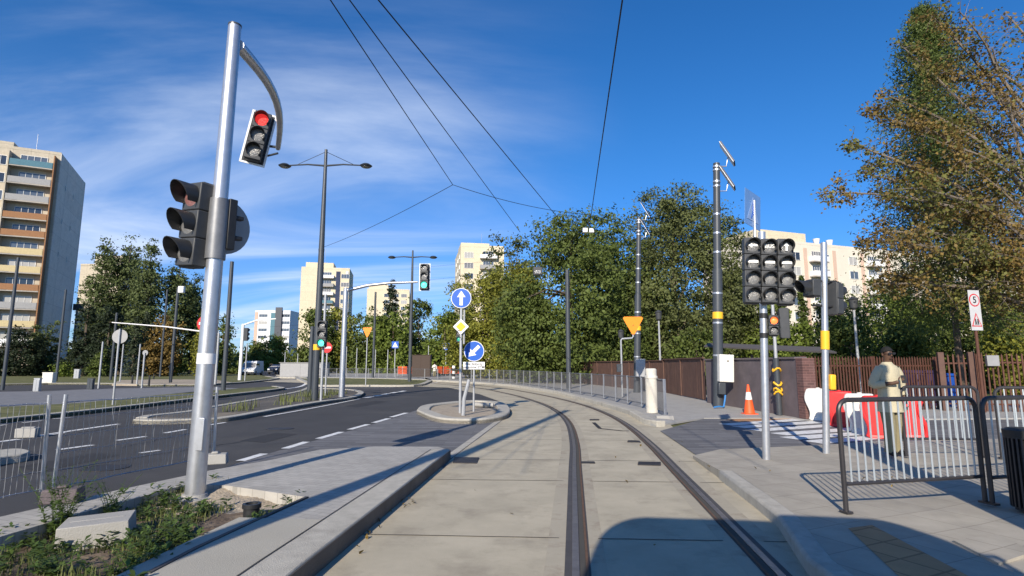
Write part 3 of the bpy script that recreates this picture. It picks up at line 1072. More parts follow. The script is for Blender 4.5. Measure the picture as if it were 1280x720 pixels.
o_.data.materials[0] = m_shed  # darker material puts the shade among the weeds into the foot's colour
x, y = g(122, 672, .06)
t = MB().box((0, 0, .1), (.52, .34, .2), taper=.97).box((0, 0, .197), (.40, .02, .012)).build('concrete_block', m_conc, bevel=.012)
t.location = (x, y, .02)
t.rotation_euler = (R(3), R(-2), R(24))
tag(t, 'rectangular concrete block lying among weeds in the soil bed', 'concrete block')
x, y = g(314, 645, .08)
t = MB().lathe([(.075, 0), (.075, .13), (.088, .13), (.088, .17), (.06, .17), (.055, .08), (.0, .08)], n=20).build('pipe_stub', m_black)
t.location = (x, y, .03)
tag(t, 'short black pipe stub standing in soil by the platform slab', 'pipe stub')

# weeds
def blades(name, n, area_fn, hmin, hmax, mat, w=0.006, label=None, z_fn=soil_z, lean=0.5):
    vs, fs = [], []
    for _ in range(n):
        p = area_fn()
        if p is None:
            continue
        x, y = p
        z = z_fn(x, y)
        h = random.uniform(hmin, hmax)
        t = random.uniform(0, 6.28)
        dx, dy = math.cos(t), math.sin(t)
        l = random.uniform(0.1, lean) * h
        o = len(vs)
        ww = w * random.uniform(.6, 1.5)
        vs += [(x - dy * ww, y + dx * ww, z - .01), (x + dy * ww, y - dx * ww, z - .01),
               (x + dx * l * .4 + dy * ww * .7, y + dy * l * .4 - dx * ww * .7, z + h * .6), (x + dx * l * .4 - dy * ww * .7, y + dy * l * .4 + dx * ww * .7, z + h * .6),
               (x + dx * l, y + dy * l, z + h)]
        fs += [(o, o + 1, o + 2, o + 3), (o + 3, o + 2, o + 4)]
    mb = MB()
    mb.v, mb.f, mb.mi = vs, fs, [0] * len(fs)
    return struct(mb.build(name, mat), 'stuff')


def soil_pt():
    for _ in range(20):
        x, y = random.uniform(-6, -2), random.uniform(2.5, 7.2)
        if inside(soil, x, y) and noise.noise((x * 1.7, y * 1.7, 5)) > -0.12 and math.hypot(x + 3.1, y - 6.7) > .55:
            return x, y


blades('grass_tufts', 3200, soil_pt, .03, .11, m_grassb, w=.0035)


def leafy_weed(px, py, h, label, nstem=7, spread=.25, seed=0, leafs=26, ls=.05):
    rnd = random.Random(seed)
    x, y = g(px, py, .07)
    st_, lf = MB(), MB()
    for s in range(nstem):
        a = rnd.uniform(0, 6.28)
        sx, sy = math.cos(a) * spread * rnd.uniform(.2, 1), math.sin(a) * spread * rnd.uniform(.2, 1)
        hh = h * rnd.uniform(.55, 1)
        bx, by = rnd.uniform(-.08, .08), rnd.uniform(-.08, .08)
        P = [(bx, by, 0), (bx + sx * .3, by + sy * .3, hh * .5), (bx + sx, by + sy, hh)]
        st_.tube(P, [.004, .003, .0015], n=4, cap=False)
        for k in range(leafs):
            u = rnd.uniform(.08, 1)
            q = Vector(P[0]).lerp(Vector(P[1]), u * 2) if u < .5 else Vector(P[1]).lerp(Vector(P[2]), u * 2 - 1)
            t_ = rnd.uniform(0, 6.28)
            d = Vector((math.cos(t_), math.sin(t_), rnd.uniform(-.3, .6))).normalized()
            l = ls * rnd.uniform(.5, 1.3) * (1.2 - u * .7)
            sd_ = d.cross(Vector((0, 0, 1))).normalized() * l * .22
            lf.add([q, q + d * l * .5 + sd_, q + d * l, q + d * l * .5 - sd_], [(0, 1, 2, 3)])
    t = T('weed', label, 'weed', (x, y, .03), 0, 'tall weeds in the soil bed')
    st_.build('stem', m_weed, t)
    lf.build('foliage', m_weed, t)


leafy_weed(70, 666, .62, 'tall feathery weed in front of the twin mesh fence posts', 20, .3, 1, 60, .06)
leafy_weed(190, 690, .3, 'broad low weed against the right end of the concrete block', 12, .22, 2, 40, .07)
leafy_weed(140, 645, .45, 'thin stalky weed behind the concrete block', 12, .34, 3, 36, .05)
leafy_weed(70, 715, .22, 'low leafy weed at the bottom left corner in front of the concrete block', 12, .3, 4, 40, .06)
leafy_weed(165, 716, .24, 'low leafy weed at the bottom edge by the platform slab', 12, .25, 5, 40, .06)
leafy_weed(228, 668, .2, 'small low weed midway between concrete block and pipe stub', 10, .22, 6, 34, .05)

# low broad-leaved ground cover
gc = MB()
rnd = random.Random(31)
for _ in range(230):
    p_ = soil_pt()
    if p_ is None or (p_[1] > 6.3 and rnd.random() < .6):
        continue
    hx = rnd.uniform(.05, .16)
    for k in range(rnd.randint(10, 22)):
        a_ = rnd.uniform(0, 6.28)
        q0 = Vector((p_[0], p_[1], soil_z(*p_) + rnd.uniform(0, hx)))
        d_ = Vector((math.cos(a_), math.sin(a_), rnd.uniform(.0, .9))).normalized()
        l_ = rnd.uniform(.04, .1)
        s_ = d_.cross(Vector((0, 0, 1))).normalized() * l_ * .2
        q1 = q0 + d_ * l_ * .55
        q2 = q0 + d_ * l_ - Vector((0, 0, l_ * .15))
        gc.add([q0, q1 + s_, q2, q1 - s_], [(0, 1, 2, 3)])
struct(gc.build('weed_cover', m_weed), 'stuff')

# small block on the roadway and kerbed nose
x, y = g(35, 547, 0)
t = MB().prism([(-.2, -.12), (.2, -.12), (.16, .12), (-.16, .12)], 0, .2).box((0, 0, .21), (.26, .1, .03)).build('road_block', m_conc, bevel=.03)
t.location = (x, y, .004)
t.rotation_euler = (0, 0, .15)
tag(t, 'low grey concrete block left standing on the asphalt behind the mesh fence', 'concrete block')
nose = smooth_line(G([(-90, 590), (0, 571.5), (28, 567.5), (38, 563.5), (25, 560.5), (0, 562), (-90, 574)], .13), 4)
struct(MB().prism(nose, -.01, .13).build('kerbed_nose', m_kerb, bevel=.02))

def isl_pt():
    for _ in range(20):
        x_, y_ = random.uniform(-16, -6), random.uniform(17, 34)
        if inside(isl_in, x_, y_) and noise.noise((x_ * .8, y_ * .8, 2)) > .05:
            return x_, y_


blades('grass_tufts', 900, isl_pt, .1, .42, m_grassb, w=.012, z_fn=lambda a, b: Zi - .04)

# ================================================================== RIGHT: tram signal triple, posts
x, y = g(958, 571, Zr)
t = T('traffic_light', 'triple-column tram and bus traffic light on galvanised post with crossing sign above', 'traffic light', (x, y, Zr))
t.rotation_euler = (0, R(2.3), 0)
zt = zat(x, y, 262) - Zr
MB().tube([(0, 0, -.1), (0, 0, zat(x, y, 290) - Zr)], .058, n=20).build('post', m_galv, t)
zc = zat(x, y, 341) - Zr
rl = 15.3 / F * y * 1.0 / 1.15 / 1.3
rl = 0.097
for k, (dx, s0) in enumerate(((-.252, R(-90)), (0.015, 'BUS'), (.285, 0.0001))):
    signal_head(t, (dx, -.16, zc), R(-6), n=4, r=rl * (0.98 if k == 1 else 1), symbols={0: s0, 1: 'bar'}, vl=1.5)
MB().box((0.03, -.05, zc + .4), (.75, .05, .06)).box((0.03, -.05, zc - .4), (.75, .05, .06)).split('bracket', m_dkgrey, t)
sm_ = XF((-.14, .03, zat(x, y, 262) - Zr), R(44), R(3))
MB().cyl((-.1, .03, zat(x, y, 300) - Zr), (-.1, .03, zat(x, y, 250) - Zr), .022).build('sign_stub', m_galv, t)
p = MB(sm_).plate([(-.3, -.3), (.3, -.3), (.3, .3), (-.3, .3)], -.014, -.006).build('crossing_sign_plate', m_bluefade, t, smooth=False)
MB(sm_).plate([(-.22, -.2), (.22, -.2), (0, .22)], -.019, -.0145).build('sign_triangle', M('sign_pale_blue', (.22, .33, .55), .5), p, smooth=False)
fg = MB(sm_)
fg.plate(circ(.03, 12, 0.0, .1), -.0235, -.0195).plate([(-.03, .06), (.03, .06), (.03, -.04), (.07, -.16), (.04, -.17), (0, -.06), (-.05, -.17), (-.08, -.16), (-.03, -.04)], -.0235, -.0195)
fg.build('walker_symbol', m_blue, p, smooth=False)
zc2 = zat(x, y, 407) - Zr
signal_head(t, (.12, -.08, zc2), R(-14), n=2, r=.058, lit=(0, m_orange_on), vl=1.2)
MB().lathe([(.066, zc2 - .2), (.066, zc2 - .12)]).lathe([(.066, zc2 + .12), (.066, zc2 + .2)]).split('clamp_band', m_black, t)

x, y = g(1033, 563, Zr)
t = T('traffic_light', 'plain galvanised post right of the triple signal, side-on signal heads and yellow push box', 'traffic light', (x, y, Zr))
t.rotation_euler = (0, R(3.6), 0)
zt = zat(x, y, 303) - Zr
MB().tube([(0, 0, -.1), (0, 0, zt)], [.057, .052], n=20).build('post', m_galv, t)
signal_head(t, (-.22, .0, zat(x, y, 361) - Zr), R(-80), n=1, r=.105, vl=2.2)
signal_head(t, (.2, .05, zat(x, y, 372) - Zr), R(115), n=2, r=.1, vl=1.5)
MB().cyl((-.2, 0, zat(x, y, 351) - Zr), (.2, 0, zat(x, y, 351) - Zr), .02).cyl((-.2, 0, zat(x, y, 382) - Zr), (.2, 0, zat(x, y, 382) - Zr), .02).split('bracket', m_black, t)
zb_ = zat(x, y, 425) - Zr
MB().lathe([(.07, zb_ - .16), (.07, zb_ + .16)]).build('yellow_band', m_yel, t)
MB().box((.1, -.02, zat(x, y, 477) - Zr), (.1, .1, .26)).build('push_button_box', m_yel, t, bevel=.02)

x, y = g(974.5, 521)
t = T('signal_post', 'dark post behind the triple signal wound with yellow and black tape', 'post', (x, y, .05))
zt = zat(x, y, 378) - .05
MB().tube([(0, 0, 0), (0, 0, zt * .5)], .085, n=16).build('post', m_pole, t)
MB().tube([(0, 0, zt * .5), (0, 0, zt)], .05, n=16).build('upper_post', m_pole_l, t)
signal_head(t, (.32, 0, zat(x, y, 404) - .05), R(170), n=3, r=.11)
MB().cyl((0, 0, zat(x, y, 395) - .05), (.3, 0, zat(x, y, 395) - .05), .025).split('bracket', m_black, t)
tp_ = MB()
for (pz, dx) in ((462, -.05), (480, .06), (487, .02), (491, -.02)):
    z = zat(x, y, pz) - .05
    tp_.tube([(.11 * math.cos(q), .11 * math.sin(q), z + .05 * math.sin(q * 2 + dx * 30)) for q in [i * .63 for i in range(11)]], .03, n=6)
tp_.build('warning_tape', m_yel, t)


# ---- solar poles
def solar_pole(px, pyb, pyt, Y=None, label='', box=True, rad=.14):
    x, y = g(px, pyb, .1) if Y is None else (at(px, 456, Y).x, Y)
    t = T('solar_pole', label, 'pole', (x, y, .1), 0, 'dark banded masts with solar panels')
    t.rotation_euler = (0, R(2.4), 0)
    zt = zat(x, y, pyt) - .1
    MB().tube([(0, 0, 0), (0, 0, zt * .55), (0, 0, zt * .551), (0, 0, zt)], [rad * 1.25, rad * 1.2, rad * .95, rad * .85], n=20).build('pole', m_pole, t)
    bd = MB()
    for q in (.2, .33, .45, .62, .7, .78, .9, .92, .97, .985):
        rr = rad * (1.27 if q < .55 else .97)
        bd.lathe([(rr, zt * q - .03), (rr, zt * q + .03)])
    bd.split('steel_band', m_galv, t)
    for dz in (.0, -.95):
        m = XF((.42, .0, zt + .40 + dz), R(-24), R(60))
        pn = MB(m).box((0, 0, 0), (.95, .55, .05)).build('solar_panel', M('solar_cells', (.02, .025, .05), .2), t)
        MB(m).box((0, 0, -.035), (.97, .57, .016)).build('panel_back', m_white, pn)
        MB().tube([(0, 0, zt - .12 + dz), (.36, .0, zt - .1 + dz), (.44, .0, zt + .3 + dz)], .02, n=8).build('panel_arm', m_galv, t)
    zy = zt * .36
    MB().lathe([(rad * 1.3, zy - .12), (rad * 1.3, zy + .12)]).build('yellow_band', m_yel, t)
    return t, zt


t, zt = solar_pole(898, 508, 204, label='nearer tall dark mast with two tilted solar panels beside the grey plastered wall')
x, y = t.location.x, t.location.y
zb_ = zat(x, y, 460) - .1
cbx = MB().box((.16, -.28, zb_), (.5, .26, .95)).build('control_box', m_whitepl, t, bevel=.02)
MB().plate([(-.03, -.035), (.0, -.01), (.03, -.035), (.03, .035), (0, .01), (-.03, .035)], 0, .004).build('box_emblem', m_ink, cbx).location = (.2, -.415, zb_ + .25)
MB().box((-.02, -.36, zb_ - .7), (.24, .2, .4)).build('meter_box', m_pole, t, bevel=.02)
c = MB().tube([(-.4, -.7, .02), (-.2, -.6, .04), (.0, -.5, .02), (.1, -.4, .3), (.12, -.38, .42)], .03, n=8).build('blue_cable', M('blue_hose', (.04, .2, .5), .5))
c.location = (x, y, .1)
tag(c, 'blue hose end curling at the foot of the nearer solar mast', 'hose')
t, zt = solar_pole(795, 494, 272, Y=29.5, label='farther dark mast with two solar panels behind the railing and orange triangle')
x, y = t.location.x, t.location.y
MB().box((.1, -.3, zat(x, y, 460) - .1), (.46, .26, .95)).build('control_box', m_pole_l, t, bevel=.02)

# orange give-way triangle on a cranked pipe in front of the farther solar mast
x, y = at(777, 456, 25.5).x, 25.5
t = T('give_way_sign', 'orange downward triangle sign on a cranked pipe behind the right-hand railing', 'give way sign', (x, y, .13))
zz_ = zat(x, y, 424) - .13
MB().tube([(0, 0, 0), (0, 0, zz_ - .06), (.05, 0, zz_ + .02), (.5, 0, zz_ + .05), (.56, 0, zz_ + .12), (.56, 0, zz_ + 1.0)], .04, n=10).build('post', m_pole_l, t)
MB().box((-.12, 0, zat(x, y, 460) - .13), (.2, .12, .35)).build('small_box', m_pole, t)


def tri(parent, x, z, w, h, y0=-.06, yaw=0.0):
    m = XF((x, 0, z), yaw)
    c = .06 * w
    p = MB(m).plate([(-w / 2 + c, h / 2), (-w / 2, h / 2 - c * 1.4), (-c, -h / 2), (c, -h / 2), (w / 2, h / 2 - c * 1.4), (w / 2 - c, h / 2)], y0 - .006, y0).build('triangle_plate', m_signor, parent, smooth=False)
    MB(m).cyl((0, y0 - .008, 0), (0, y0 - .0062, 0), .03, n=10).build('bolt', M('dull_orange', (.5, .13, .02), .6), p)
    return p


tri(t, .56, zat(x, y, 407) - .13, 25 / F * y, 22 / F * y)

# white pillar at the railing corner
x, y = g(822, 522, .1)
x, y = x + .25, y + 1.6
t = MB().lathe([(.18, 0), (.18, 1.02), (.195, 1.04), (.195, 1.1), (.17, 1.12), (.17, 1.3), (.14, 1.34)], n=24).build('white_pillar', M('weathered_white', (.6, .57, .5), .8, var=.15, scale=5, dirt=(.35, .31, .25), dirt_scale=2.5, dirt_amt=.7), bevel=.01)
t.location = (x, y, .1)
tag(t, 'stout whitish pillar standing behind the corner of the railing', 'pillar')

# ---- railing along the curve
rp = G([(817, 511.5), (805.6, 508), (777.7, 502), (748.6, 496), (726, 492.5), (699, 488), (674, 484), (642, 480)], .145) + [(-2.3, 48.5), (-6.6, 55), (-13.6, 62), (-24, 69)]
rp = smooth_line(rp, 8)
acc, pts_r, last = 0, [rp[0]], rp[0]
for q in rp[1:]:
    acc += math.hypot(q[0] - last[0], q[1] - last[1])
    last = q
    if acc >= 1.45:
        pts_r.append(q)
        acc = 0
t = T('railing', 'long grey metal railing of barred panels following the outer curve of the track', 'railing', (pts_r[0][0], pts_r[0][1], .135))
ox, oy = pts_r[0]
hR = 1.02
c0 = g(832, 524, .05)
seq = [(c0[0], c0[1])] + pts_r
for i, q in enumerate(seq):
    MB().box((q[0] - ox, q[1] - oy, hR / 2), (.055, .055, hR), rz=.6).build('post', m_galv if i < 18 else m_pole_l, t)
m_bars = M('railing_bars', (.15, .15, .155), .5, metal=.3)
for a, b in zip(seq, seq[1:]):
    pm = MB()
    A_, B_ = Vector((a[0] - ox, a[1] - oy, 0)), Vector((b[0] - ox, b[1] - oy, 0))
    for z in (.1, hR - .03):
        pm.tube([A_ + Vector((0, 0, z)), B_ + Vector((0, 0, z))], .02, n=6)
    n_ = max(3, int((B_ - A_).length / .1))
    for k in range(1, n_):
        q = A_.lerp(B_, k / n_)
        pm.tube([q + Vector((0, 0, .1)), q + Vector((0, 0, hR - .03))], .006, n=4, cap=False)
    pm.build('barred_panel', m_bars, t)
t = MB().box((0, 0, .07), (.5, .34, .14), taper=.9).build('concrete_lump', m_conc, bevel=.02)
t.location = (*g(830, 525, .05), .04)
tag(t, 'rough concrete lump at the foot of the railing corner', 'concrete foot')

# ---- brown board fence
def board_fence(p0, p1, h, label, z=.13, bw=.16):
    a, b = Vector((*p0, 0)), Vector((*p1, 0))
    ln_ = (b - a).length
    t = T('board_fence', label, 'fence', (*p0, z), math.atan2(b.y - a.y, b.x - a.x))
    m = MB()
    n = int(ln_ / bw)
    rnd = random.Random(3)
    for k in range(n):
        m.box(((k + .5) * bw, rnd.uniform(-.004, .004), h / 2), (bw * .97, .03, h + rnd.uniform(-.01, .01)))
    m.build('boards', m_fence, t, smooth=False)
    MB().box((ln_ / 2, -.04, h + .02), (ln_, .1, .05)).build('cap_rail', m_fence, t)
    for k in range(int(ln_ / 3) + 1):
        MB().box((k * 3, -.045, h / 2), (.09, .05, h)).build('fence_post', m_fence, t)
    return t


P0 = g(883, 500, .13)
P1 = (at(830, 456, 29.5).x, 29.5)
P2 = (at(717, 456, 46).x, 46)
board_fence(P1, P0, 1.68, 'brown board fence section ending at the grey plastered wall')
board_fence(P2, P1, 1.62, 'farther brown board fence section behind the railing')

# ---- shed
a, b = Vector((*g(884, 503, .1), 0)), Vector((*g(1000, 522, .05), 0))
d = (b - a).normalized()
nrm = Vector((-d.y, d.x, 0))
t = T('garden_wall', 'low grey plastered wall ending in a red brick pier behind the orange cone', 'wall', a)
q = lambda *ps: [((p - a).x, (p - a).y) for p in ps]
hW = 1.72
MB().prism(q(a, b, b + nrm * .3, a + nrm * .3), -.1, hW).build('plastered_wall', m_shed, t)
c_ = b + d * .003
MB().prism(q(c_ - nrm * .02, c_ + d * .3 - nrm * .02, c_ + d * .3 + nrm * .36, c_ + nrm * .36), -.1, hW + .02).build('brick_pier', m_brick, t)
MB().prism(q(a - d * .05 - nrm * .05, b + d * .0 - nrm * .05, b + nrm * .34, a - d * .05 + nrm * .34), hW + .003, hW + .06).build('coping', m_shed, t)
t = T('shelter', 'flat dark shelter roof just above the grey plastered wall', 'shelter', (0, 0, 0))
a3, b3 = at(880, 434, 27), at(1046, 442, 19.5)
rf = MB()
up = Vector((0, 0, .06))
dp = Vector((1.6, 4, 0.3))
rf.add([a3, b3, b3 + dp, a3 + dp, a3 + up, b3 + up, b3 + dp + up, a3 + dp + up], [(0, 3, 2, 1), (4, 5, 6, 7), (0, 1, 5, 4), (1, 2, 6, 5), (2, 3, 7, 6), (3, 0, 4, 7)])
rf.build('roof', M('roof_felt', (.1, .09, .085), .9), t, smooth=False)
for px, yy in ((940, 24.6), (1036, 20.5)):
    p = at(px, 446, yy)
    MB().cyl((p.x, p.y, 0), (p.x, p.y, 1.99), .06).build('roof_post', m_bark, t)

# ---- cone
x, y = g(937, 518.5, .02)
t = T('traffic_cone', 'orange traffic cone with a white collar in front of the plastered wall', 'traffic cone', (x, y, .03))
MB().box((0, 0, .02), (.4, .4, .045)).build('cone_base', m_orangepl, t, bevel=.015)
hc_ = 36 / F * y
MB().lathe([(.165, .045), (.03, hc_), (.02, hc_ + .01)], n=24).build('cone_body', m_orangepl, t)
f_ = lambda z: .165 + (.03 - .165) * (z - .045) / (hc_ - .045) + .004
MB().lathe([(f_(.5 * hc_), .5 * hc_), (f_(.75 * hc_), .75 * hc_)], n=24).build('white_collar', m_white, t)


# ---- water-filled road barriers
def wavy(w, h, n=14):
    f = lambda u: .055 * math.sin(u * 2 * math.pi * 0.95 + .4)
    L_ = [(-w / 2 + f(k / n), h * k / n) for k in range(n + 1)]
    R_ = [(w / 2 + f(k / n), h * k / n) for k in range(n + 1)]
    return L_ + R_[::-1]


def water_barrier(loc, rz, mat, label, w=.52, h=.82):
    t = T('road_barrier', label, 'road barrier', loc, rz, 'red and white plastic road barriers')
    mb = MB()
    out = wavy(w, h)
    mb.plate(out, -.13, .13)
    b = mb.build('barrier_body', mat, t, bevel=.05)
    rb = MB()
    n = 14
    for s in (-1, 1):
        f = lambda u: .055 * math.sin(u * 2 * math.pi * 0.95 + .4)
        rb.tube([(s * (w / 2 - .03) + f(k / n), -.125, .03 + (h - .06) * k / n) for k in range(n + 1)], .045, n=8)
    rb.split('rib', mat, t)
    MB().lathe([(.05, h - .01), (.05, h + .02), (.03, h + .025)], n=12).build('filler_cap', mat, t)
    MB().box((0, 0, .045), (w * .8, .38, .09), taper=.85).build('barrier_base', mat, t, bevel=.02)


wb0, wb1 = g(1021, 525), g(1090, 549)
for k, (mt, lb) in enumerate(((m_whitepl, 'white plastic road barrier farthest left, beside the brick wall pier'),
                              (m_redpl, 'red plastic road barrier second in the row, between two white ones'),
                              (m_whitepl, 'white plastic road barrier third in the row, right of a red one'),
                              (m_redpl, 'red plastic road barrier just left of the walking person'))):
    x, y = g(*((1025, 526), (1052, 533.5), (1078, 541), (1101, 548))[k])
    water_barrier((x, y, .01), -.5, mt, lb, w=.56, h=.88)
x, y = g(1140, 548)
water_barrier((x, y, .02), -.4, m_redpl, 'lone red plastic road barrier behind the person and crowd barrier', w=.45, h=.8)


# ---- crowd barriers
def crowd_barrier(p0, p1, label, h=1.08, n=19, z=Zr):
    a, b = Vector((*p0, 0)), Vector((*p1, 0))
    w = (b - a).length
    t = T('crowd_barrier', label, 'crowd barrier', (*p0, z), math.atan2(b.y - a.y, b.x - a.x), 'dark framed crowd barriers on the pavement')
    r = .11
    arc = lambda cx, cz, a0, a1: [(cx + r * math.cos(R(q)), 0, cz + r * math.sin(R(q))) for q in range(a0, a1 + (1 if a1 > a0 else -1), 15 if a1 > a0 else -15)]
    path = [(0, 0, 0), (0, 0, h - r - .03)] + arc(r, h - r, 180, 90) + arc(w - r, h - r, 90, 0) + [(w, 0, h - r - .03), (w, 0, 0)]
    MB().tube(path, .024, n=10).build('frame', m_barfr, t)
    MB().cyl((.02, 0, .27), (w - .02, 0, .27), .02, n=8).build('bottom_rail', m_barfr, t)
    for k in range(1, n):
        x = w * k / n
        MB().cyl((x, 0, .275), (x, 0, h - .01), .0095, n=6).build('bar', m_barb, t)
    MB().box((0, 0, .01), (.07, .1, .02)).box((w, 0, .01), (.07, .1, .02)).split('foot_plate', m_barfr, t)
    return t


crowd_barrier(g(1058, 641, Zr), g(1232, 629, Zr), 'nearest crowd barrier, in full view with its shadow lying across the pavement')
crowd_barrier(g(1241, 631, Zr), g(1420, 618, Zr), 'crowd barrier cut off by the right edge behind the ribbed bin')
q0, q1 = g(1133, 570, Zr), g(1196, 596, Zr)
crowd_barrier(q0, (q0[0] + 1.15, q0[1] - .1), 'small crowd barrier beside the walking person, behind the nearest barrier', n=12)
q2 = g(1208, 576, Zr)
crowd_barrier((q0[0] + 1.3, q0[1] - .25), (q0[0] + 3.3, q0[1] - 1.15), 'crowd barrier running off to the right behind the others')

# ribbed bin
x, y = g(1279, 640, Zr)
t = T('litter_bin', 'dark ribbed cylindrical litter bin cut by the right edge', 'litter bin', (x + .14, y + .05, Zr))
MB().lathe([(.13, .0), (.13, .74)], n=28).build('bin_body', m_black, t)
rb = MB()
for k in range(26):
    q = 2 * math.pi * k / 26
    rb.box((.15 * math.cos(q), .15 * math.sin(q), .38), (.03, .016, .7), rz=q)
rb.build('rib', m_barfr, t)
MB().lathe([(.165, .7), (.17, .78), (.12, .8)], n=28).build('rim', m_black, t)

# ================================================================== MASTS, SIGNS AND SIGNALS beyond
def mast(px, pyb, pyt, label, cat='mast', r=.09, mat=None, z=.1, group=None, name='mast', Y=None, taper=.8):
    x, y = g(px, pyb, z)
    t = T(name, label, cat, (x, y, z - .03), 0, group)
    zt = zat(x, y, pyt) - z + .03
    MB().tube([(0, 0, 0), (0, 0, zt * .5), (0, 0, zt)], [r, r * .93, r * taper], n=14).build('pole', mat or m_pole, t)
    return t, x, y, zt


def lamp_arms(t, x, y, zt, l, zr, k=1.0, side=(-1, 1)):
    za = zt - zr
    for s in side:
        MB().tube([(0, 0, za), (s * l * .5, 0, za + .06), (s * l, 0, za + .02)], [.045 * k, .035 * k, .03 * k], n=8).build('lamp_arm', m_pole, t)
        m = XF((s * (l + .22 * k), 0, za + .0))
        lp = MB(m).lathe([(.0, .1 * k), (.14 * k, .08 * k), (.26 * k, .0), (.2 * k, -.05 * k), (0, -.06 * k)], n=16).build('lamp_head', m_pole, t)
        MB(m).lathe([(.17 * k, -.062 * k), (.17 * k, -.07 * k), (.01, -.075 * k)], n=14).build('lamp_glass', m_lens, lp)


t, x, y, zt = mast(393, 500, 187, 'tallest grey mast on the median island carrying two street lamps', 'street lamp', .14, name='lamp_mast', taper=.45)
MB().lathe([(.125, zt * .58), (.125, zt * .585 + .05)], n=14).build('collar', m_pole, t)
k_ = y / F
lamp_arms(t, x, y, zt, 46 * k_, 22 * k_, 1.05)
for s in (-1, 1):
    MB().cyl((0, 0, zt - .1), (s * 40 * k_, 0, zt - 22 * k_), .012, n=5).build('stay_wire', m_wire, t)
zy = zat(x, y, 434) - .07
MB().lathe([(.15, zy - .12), (.15, zy + .12)]).build('yellow_band', m_yel, t)

t, x, y, zt = mast(512, 477, 313, 'dark mast with two street lamps on the far grass island corner', 'street lamp', .16, name='lamp_mast', taper=.45)
k_ = y / F
lamp_arms(t, x, y, zt, 22 * k_, 9 * k_, 1.4)
mast(386.5, 493, 408, 'dark plain mast directly behind the tall lamp mast on the median', r=.12)
mast(466, 472.5, 365, 'dark plain mast on the grass island right of the orange triangle', r=.14)
mast(711, 486.5, 337, 'dark plain mast in front of the big dark green trees behind the railing', r=.15)
t, x, y, zt = mast(3, 487, 322, 'grey mast at the extreme left edge in front of the tall flats', r=.1)
t, x, y, zt = mast(70, 476.5, 362, 'grey mast in front of the shaded end wall of the tall flats', r=.11)
mast(138, 475, 391, 'thin dark mast behind the round sign back', r=.12)
t, x, y, zt = mast(213, 478.5, 359, 'dark mast with a small white lamp box on top, left of the signal pole', r=.12, name='lamp_mast')
MB().box((.3, 0, zt - .2), (.45, .3, .55)).build('lamp_box', m_white, t, bevel=.03)
mast(200, 471, 362, 'slim grey mast in front of the autumn trees', r=.12)
mast(279, 488, 327, 'dark mast standing on the tip of the grass verge', r=.13)
for px, pb, pt_, lb in ((88, 466, 372, 'mast carrying a wide dark board near the corner of the tall flats'),):
    t, x, y, zt = mast(px, pb, pt_, lb, r=.2, name='board_mast')
    k_ = y / F
    MB().box((3 * k_, -.3, zat(x, y, 384) - .07), (12 * k_, .4, 8 * k_)).build('board', m_pole, t)
for px, pb, pt_, lb in ((123, 485, 427, 'pale bare post nearest the shaded lawn, left of the round sign back'), (150, 477, 430, 'pale bare post right of the round sign back'),
                        (171, 480, 430, 'pale bare post in front of the blue-green conifers'), (269, 477.5, 414, 'pale bare post left of the verge mast'),
                        (445, 471.5, 435, 'short pale post at the left of the far grass island'), (484, 472.5, 437, 'short pale post between orange triangle and blue walker sign'),
                        (432, 471, 433, 'thin pale post behind the gantry post'), (468.5, 471, 437, 'thin pale post beside the dark mast on the grass island'),
                        (535, 471, 432, 'pale yellowish post near the far pedestrians'), (371, 470.5, 442, 'pale post near the grey container across the road'),
                        (355, 470.5, 440, 'yellow-banded post on the far bend'), (306, 476, 430, 'thin post beside the far cantilever signal'), (257, 473, 433, 'short post just right of the tall signal pole')):
    mast(px, pb, pt_, lb, 'post', .06, m_pole_l, group='bare posts around the junction', name='post')
for px, pb, pt_, lb in ((165, 480, 469, 'short dark bollard left of a pair by the far kerb'), (186, 482, 469, 'short dark bollard, middle one by the far kerb'), (192, 474, 467, 'short dark bollard farthest from the road')):
    mast(px, pb, pt_, lb, 'bollard', .07, m_black, group='dark bollards by the far kerb', name='bollard')

# round sign seen from behind
x, y = g(141, 506, .1)
t = T('round_sign', 'round grey sign seen from behind on a thin post, on the grass verge', 'road sign', (x, y, .07))
k_ = y / F
MB().cyl((0, 0, 0), (0, 0, zat(x, y, 411) - .07), .035).build('post', m_pole_l, t)
MB(XF((0, 0, zat(x, y, 420.5) - .07), R(10))).plate(circ(8.8 * k_), .04, .05).build('sign_plate', m_signback, t)
x, y = g(177, 485, .1)
t = T('round_sign', 'small round grey sign back on a thin post near the bollards', 'road sign', (x, y, .07))
k_ = y / F
MB().cyl((0, 0, 0), (0, 0, zat(x, y, 441) - .07), .05).build('post', m_pole_l, t)
MB(XF((0, 0, zat(x, y, 441) - .07), 0)).plate(circ(3.4 * k_), .05, .06).build('sign_plate', m_signback, t)

# no entry signs
for px, pb, pc, rp_, lb in ((406.5, 494, 434.5, 6.6, 'red no entry disc with white bar on the median island'), (251, 482, 404.5, 10, 'large red no entry disc half hidden behind the tall signal pole')):
    x, y = g(px, pb, .1)
    k_ = y / F
    t = T('no_entry_sign', lb, 'no entry sign', (x, y, .07))
    MB().cyl((0, 0, 0), (0, 0, zat(x, y, pc) - .07), .04).build('post', m_pole_l, t)
    m = XF((0, 0, zat(x, y, pc) - .07))
    p = MB(m).plate(circ(rp_ * k_), -.066, -.06).build('sign_plate', m_signred, t)
    MB(m).plate([(-.75 * rp_ * k_, -.16 * rp_ * k_), (.75 * rp_ * k_, -.16 * rp_ * k_), (.75 * rp_ * k_, .18 * rp_ * k_), (-.75 * rp_ * k_, .18 * rp_ * k_)], -.071, -.0665).build('white_bar', m_white, p, smooth=False)

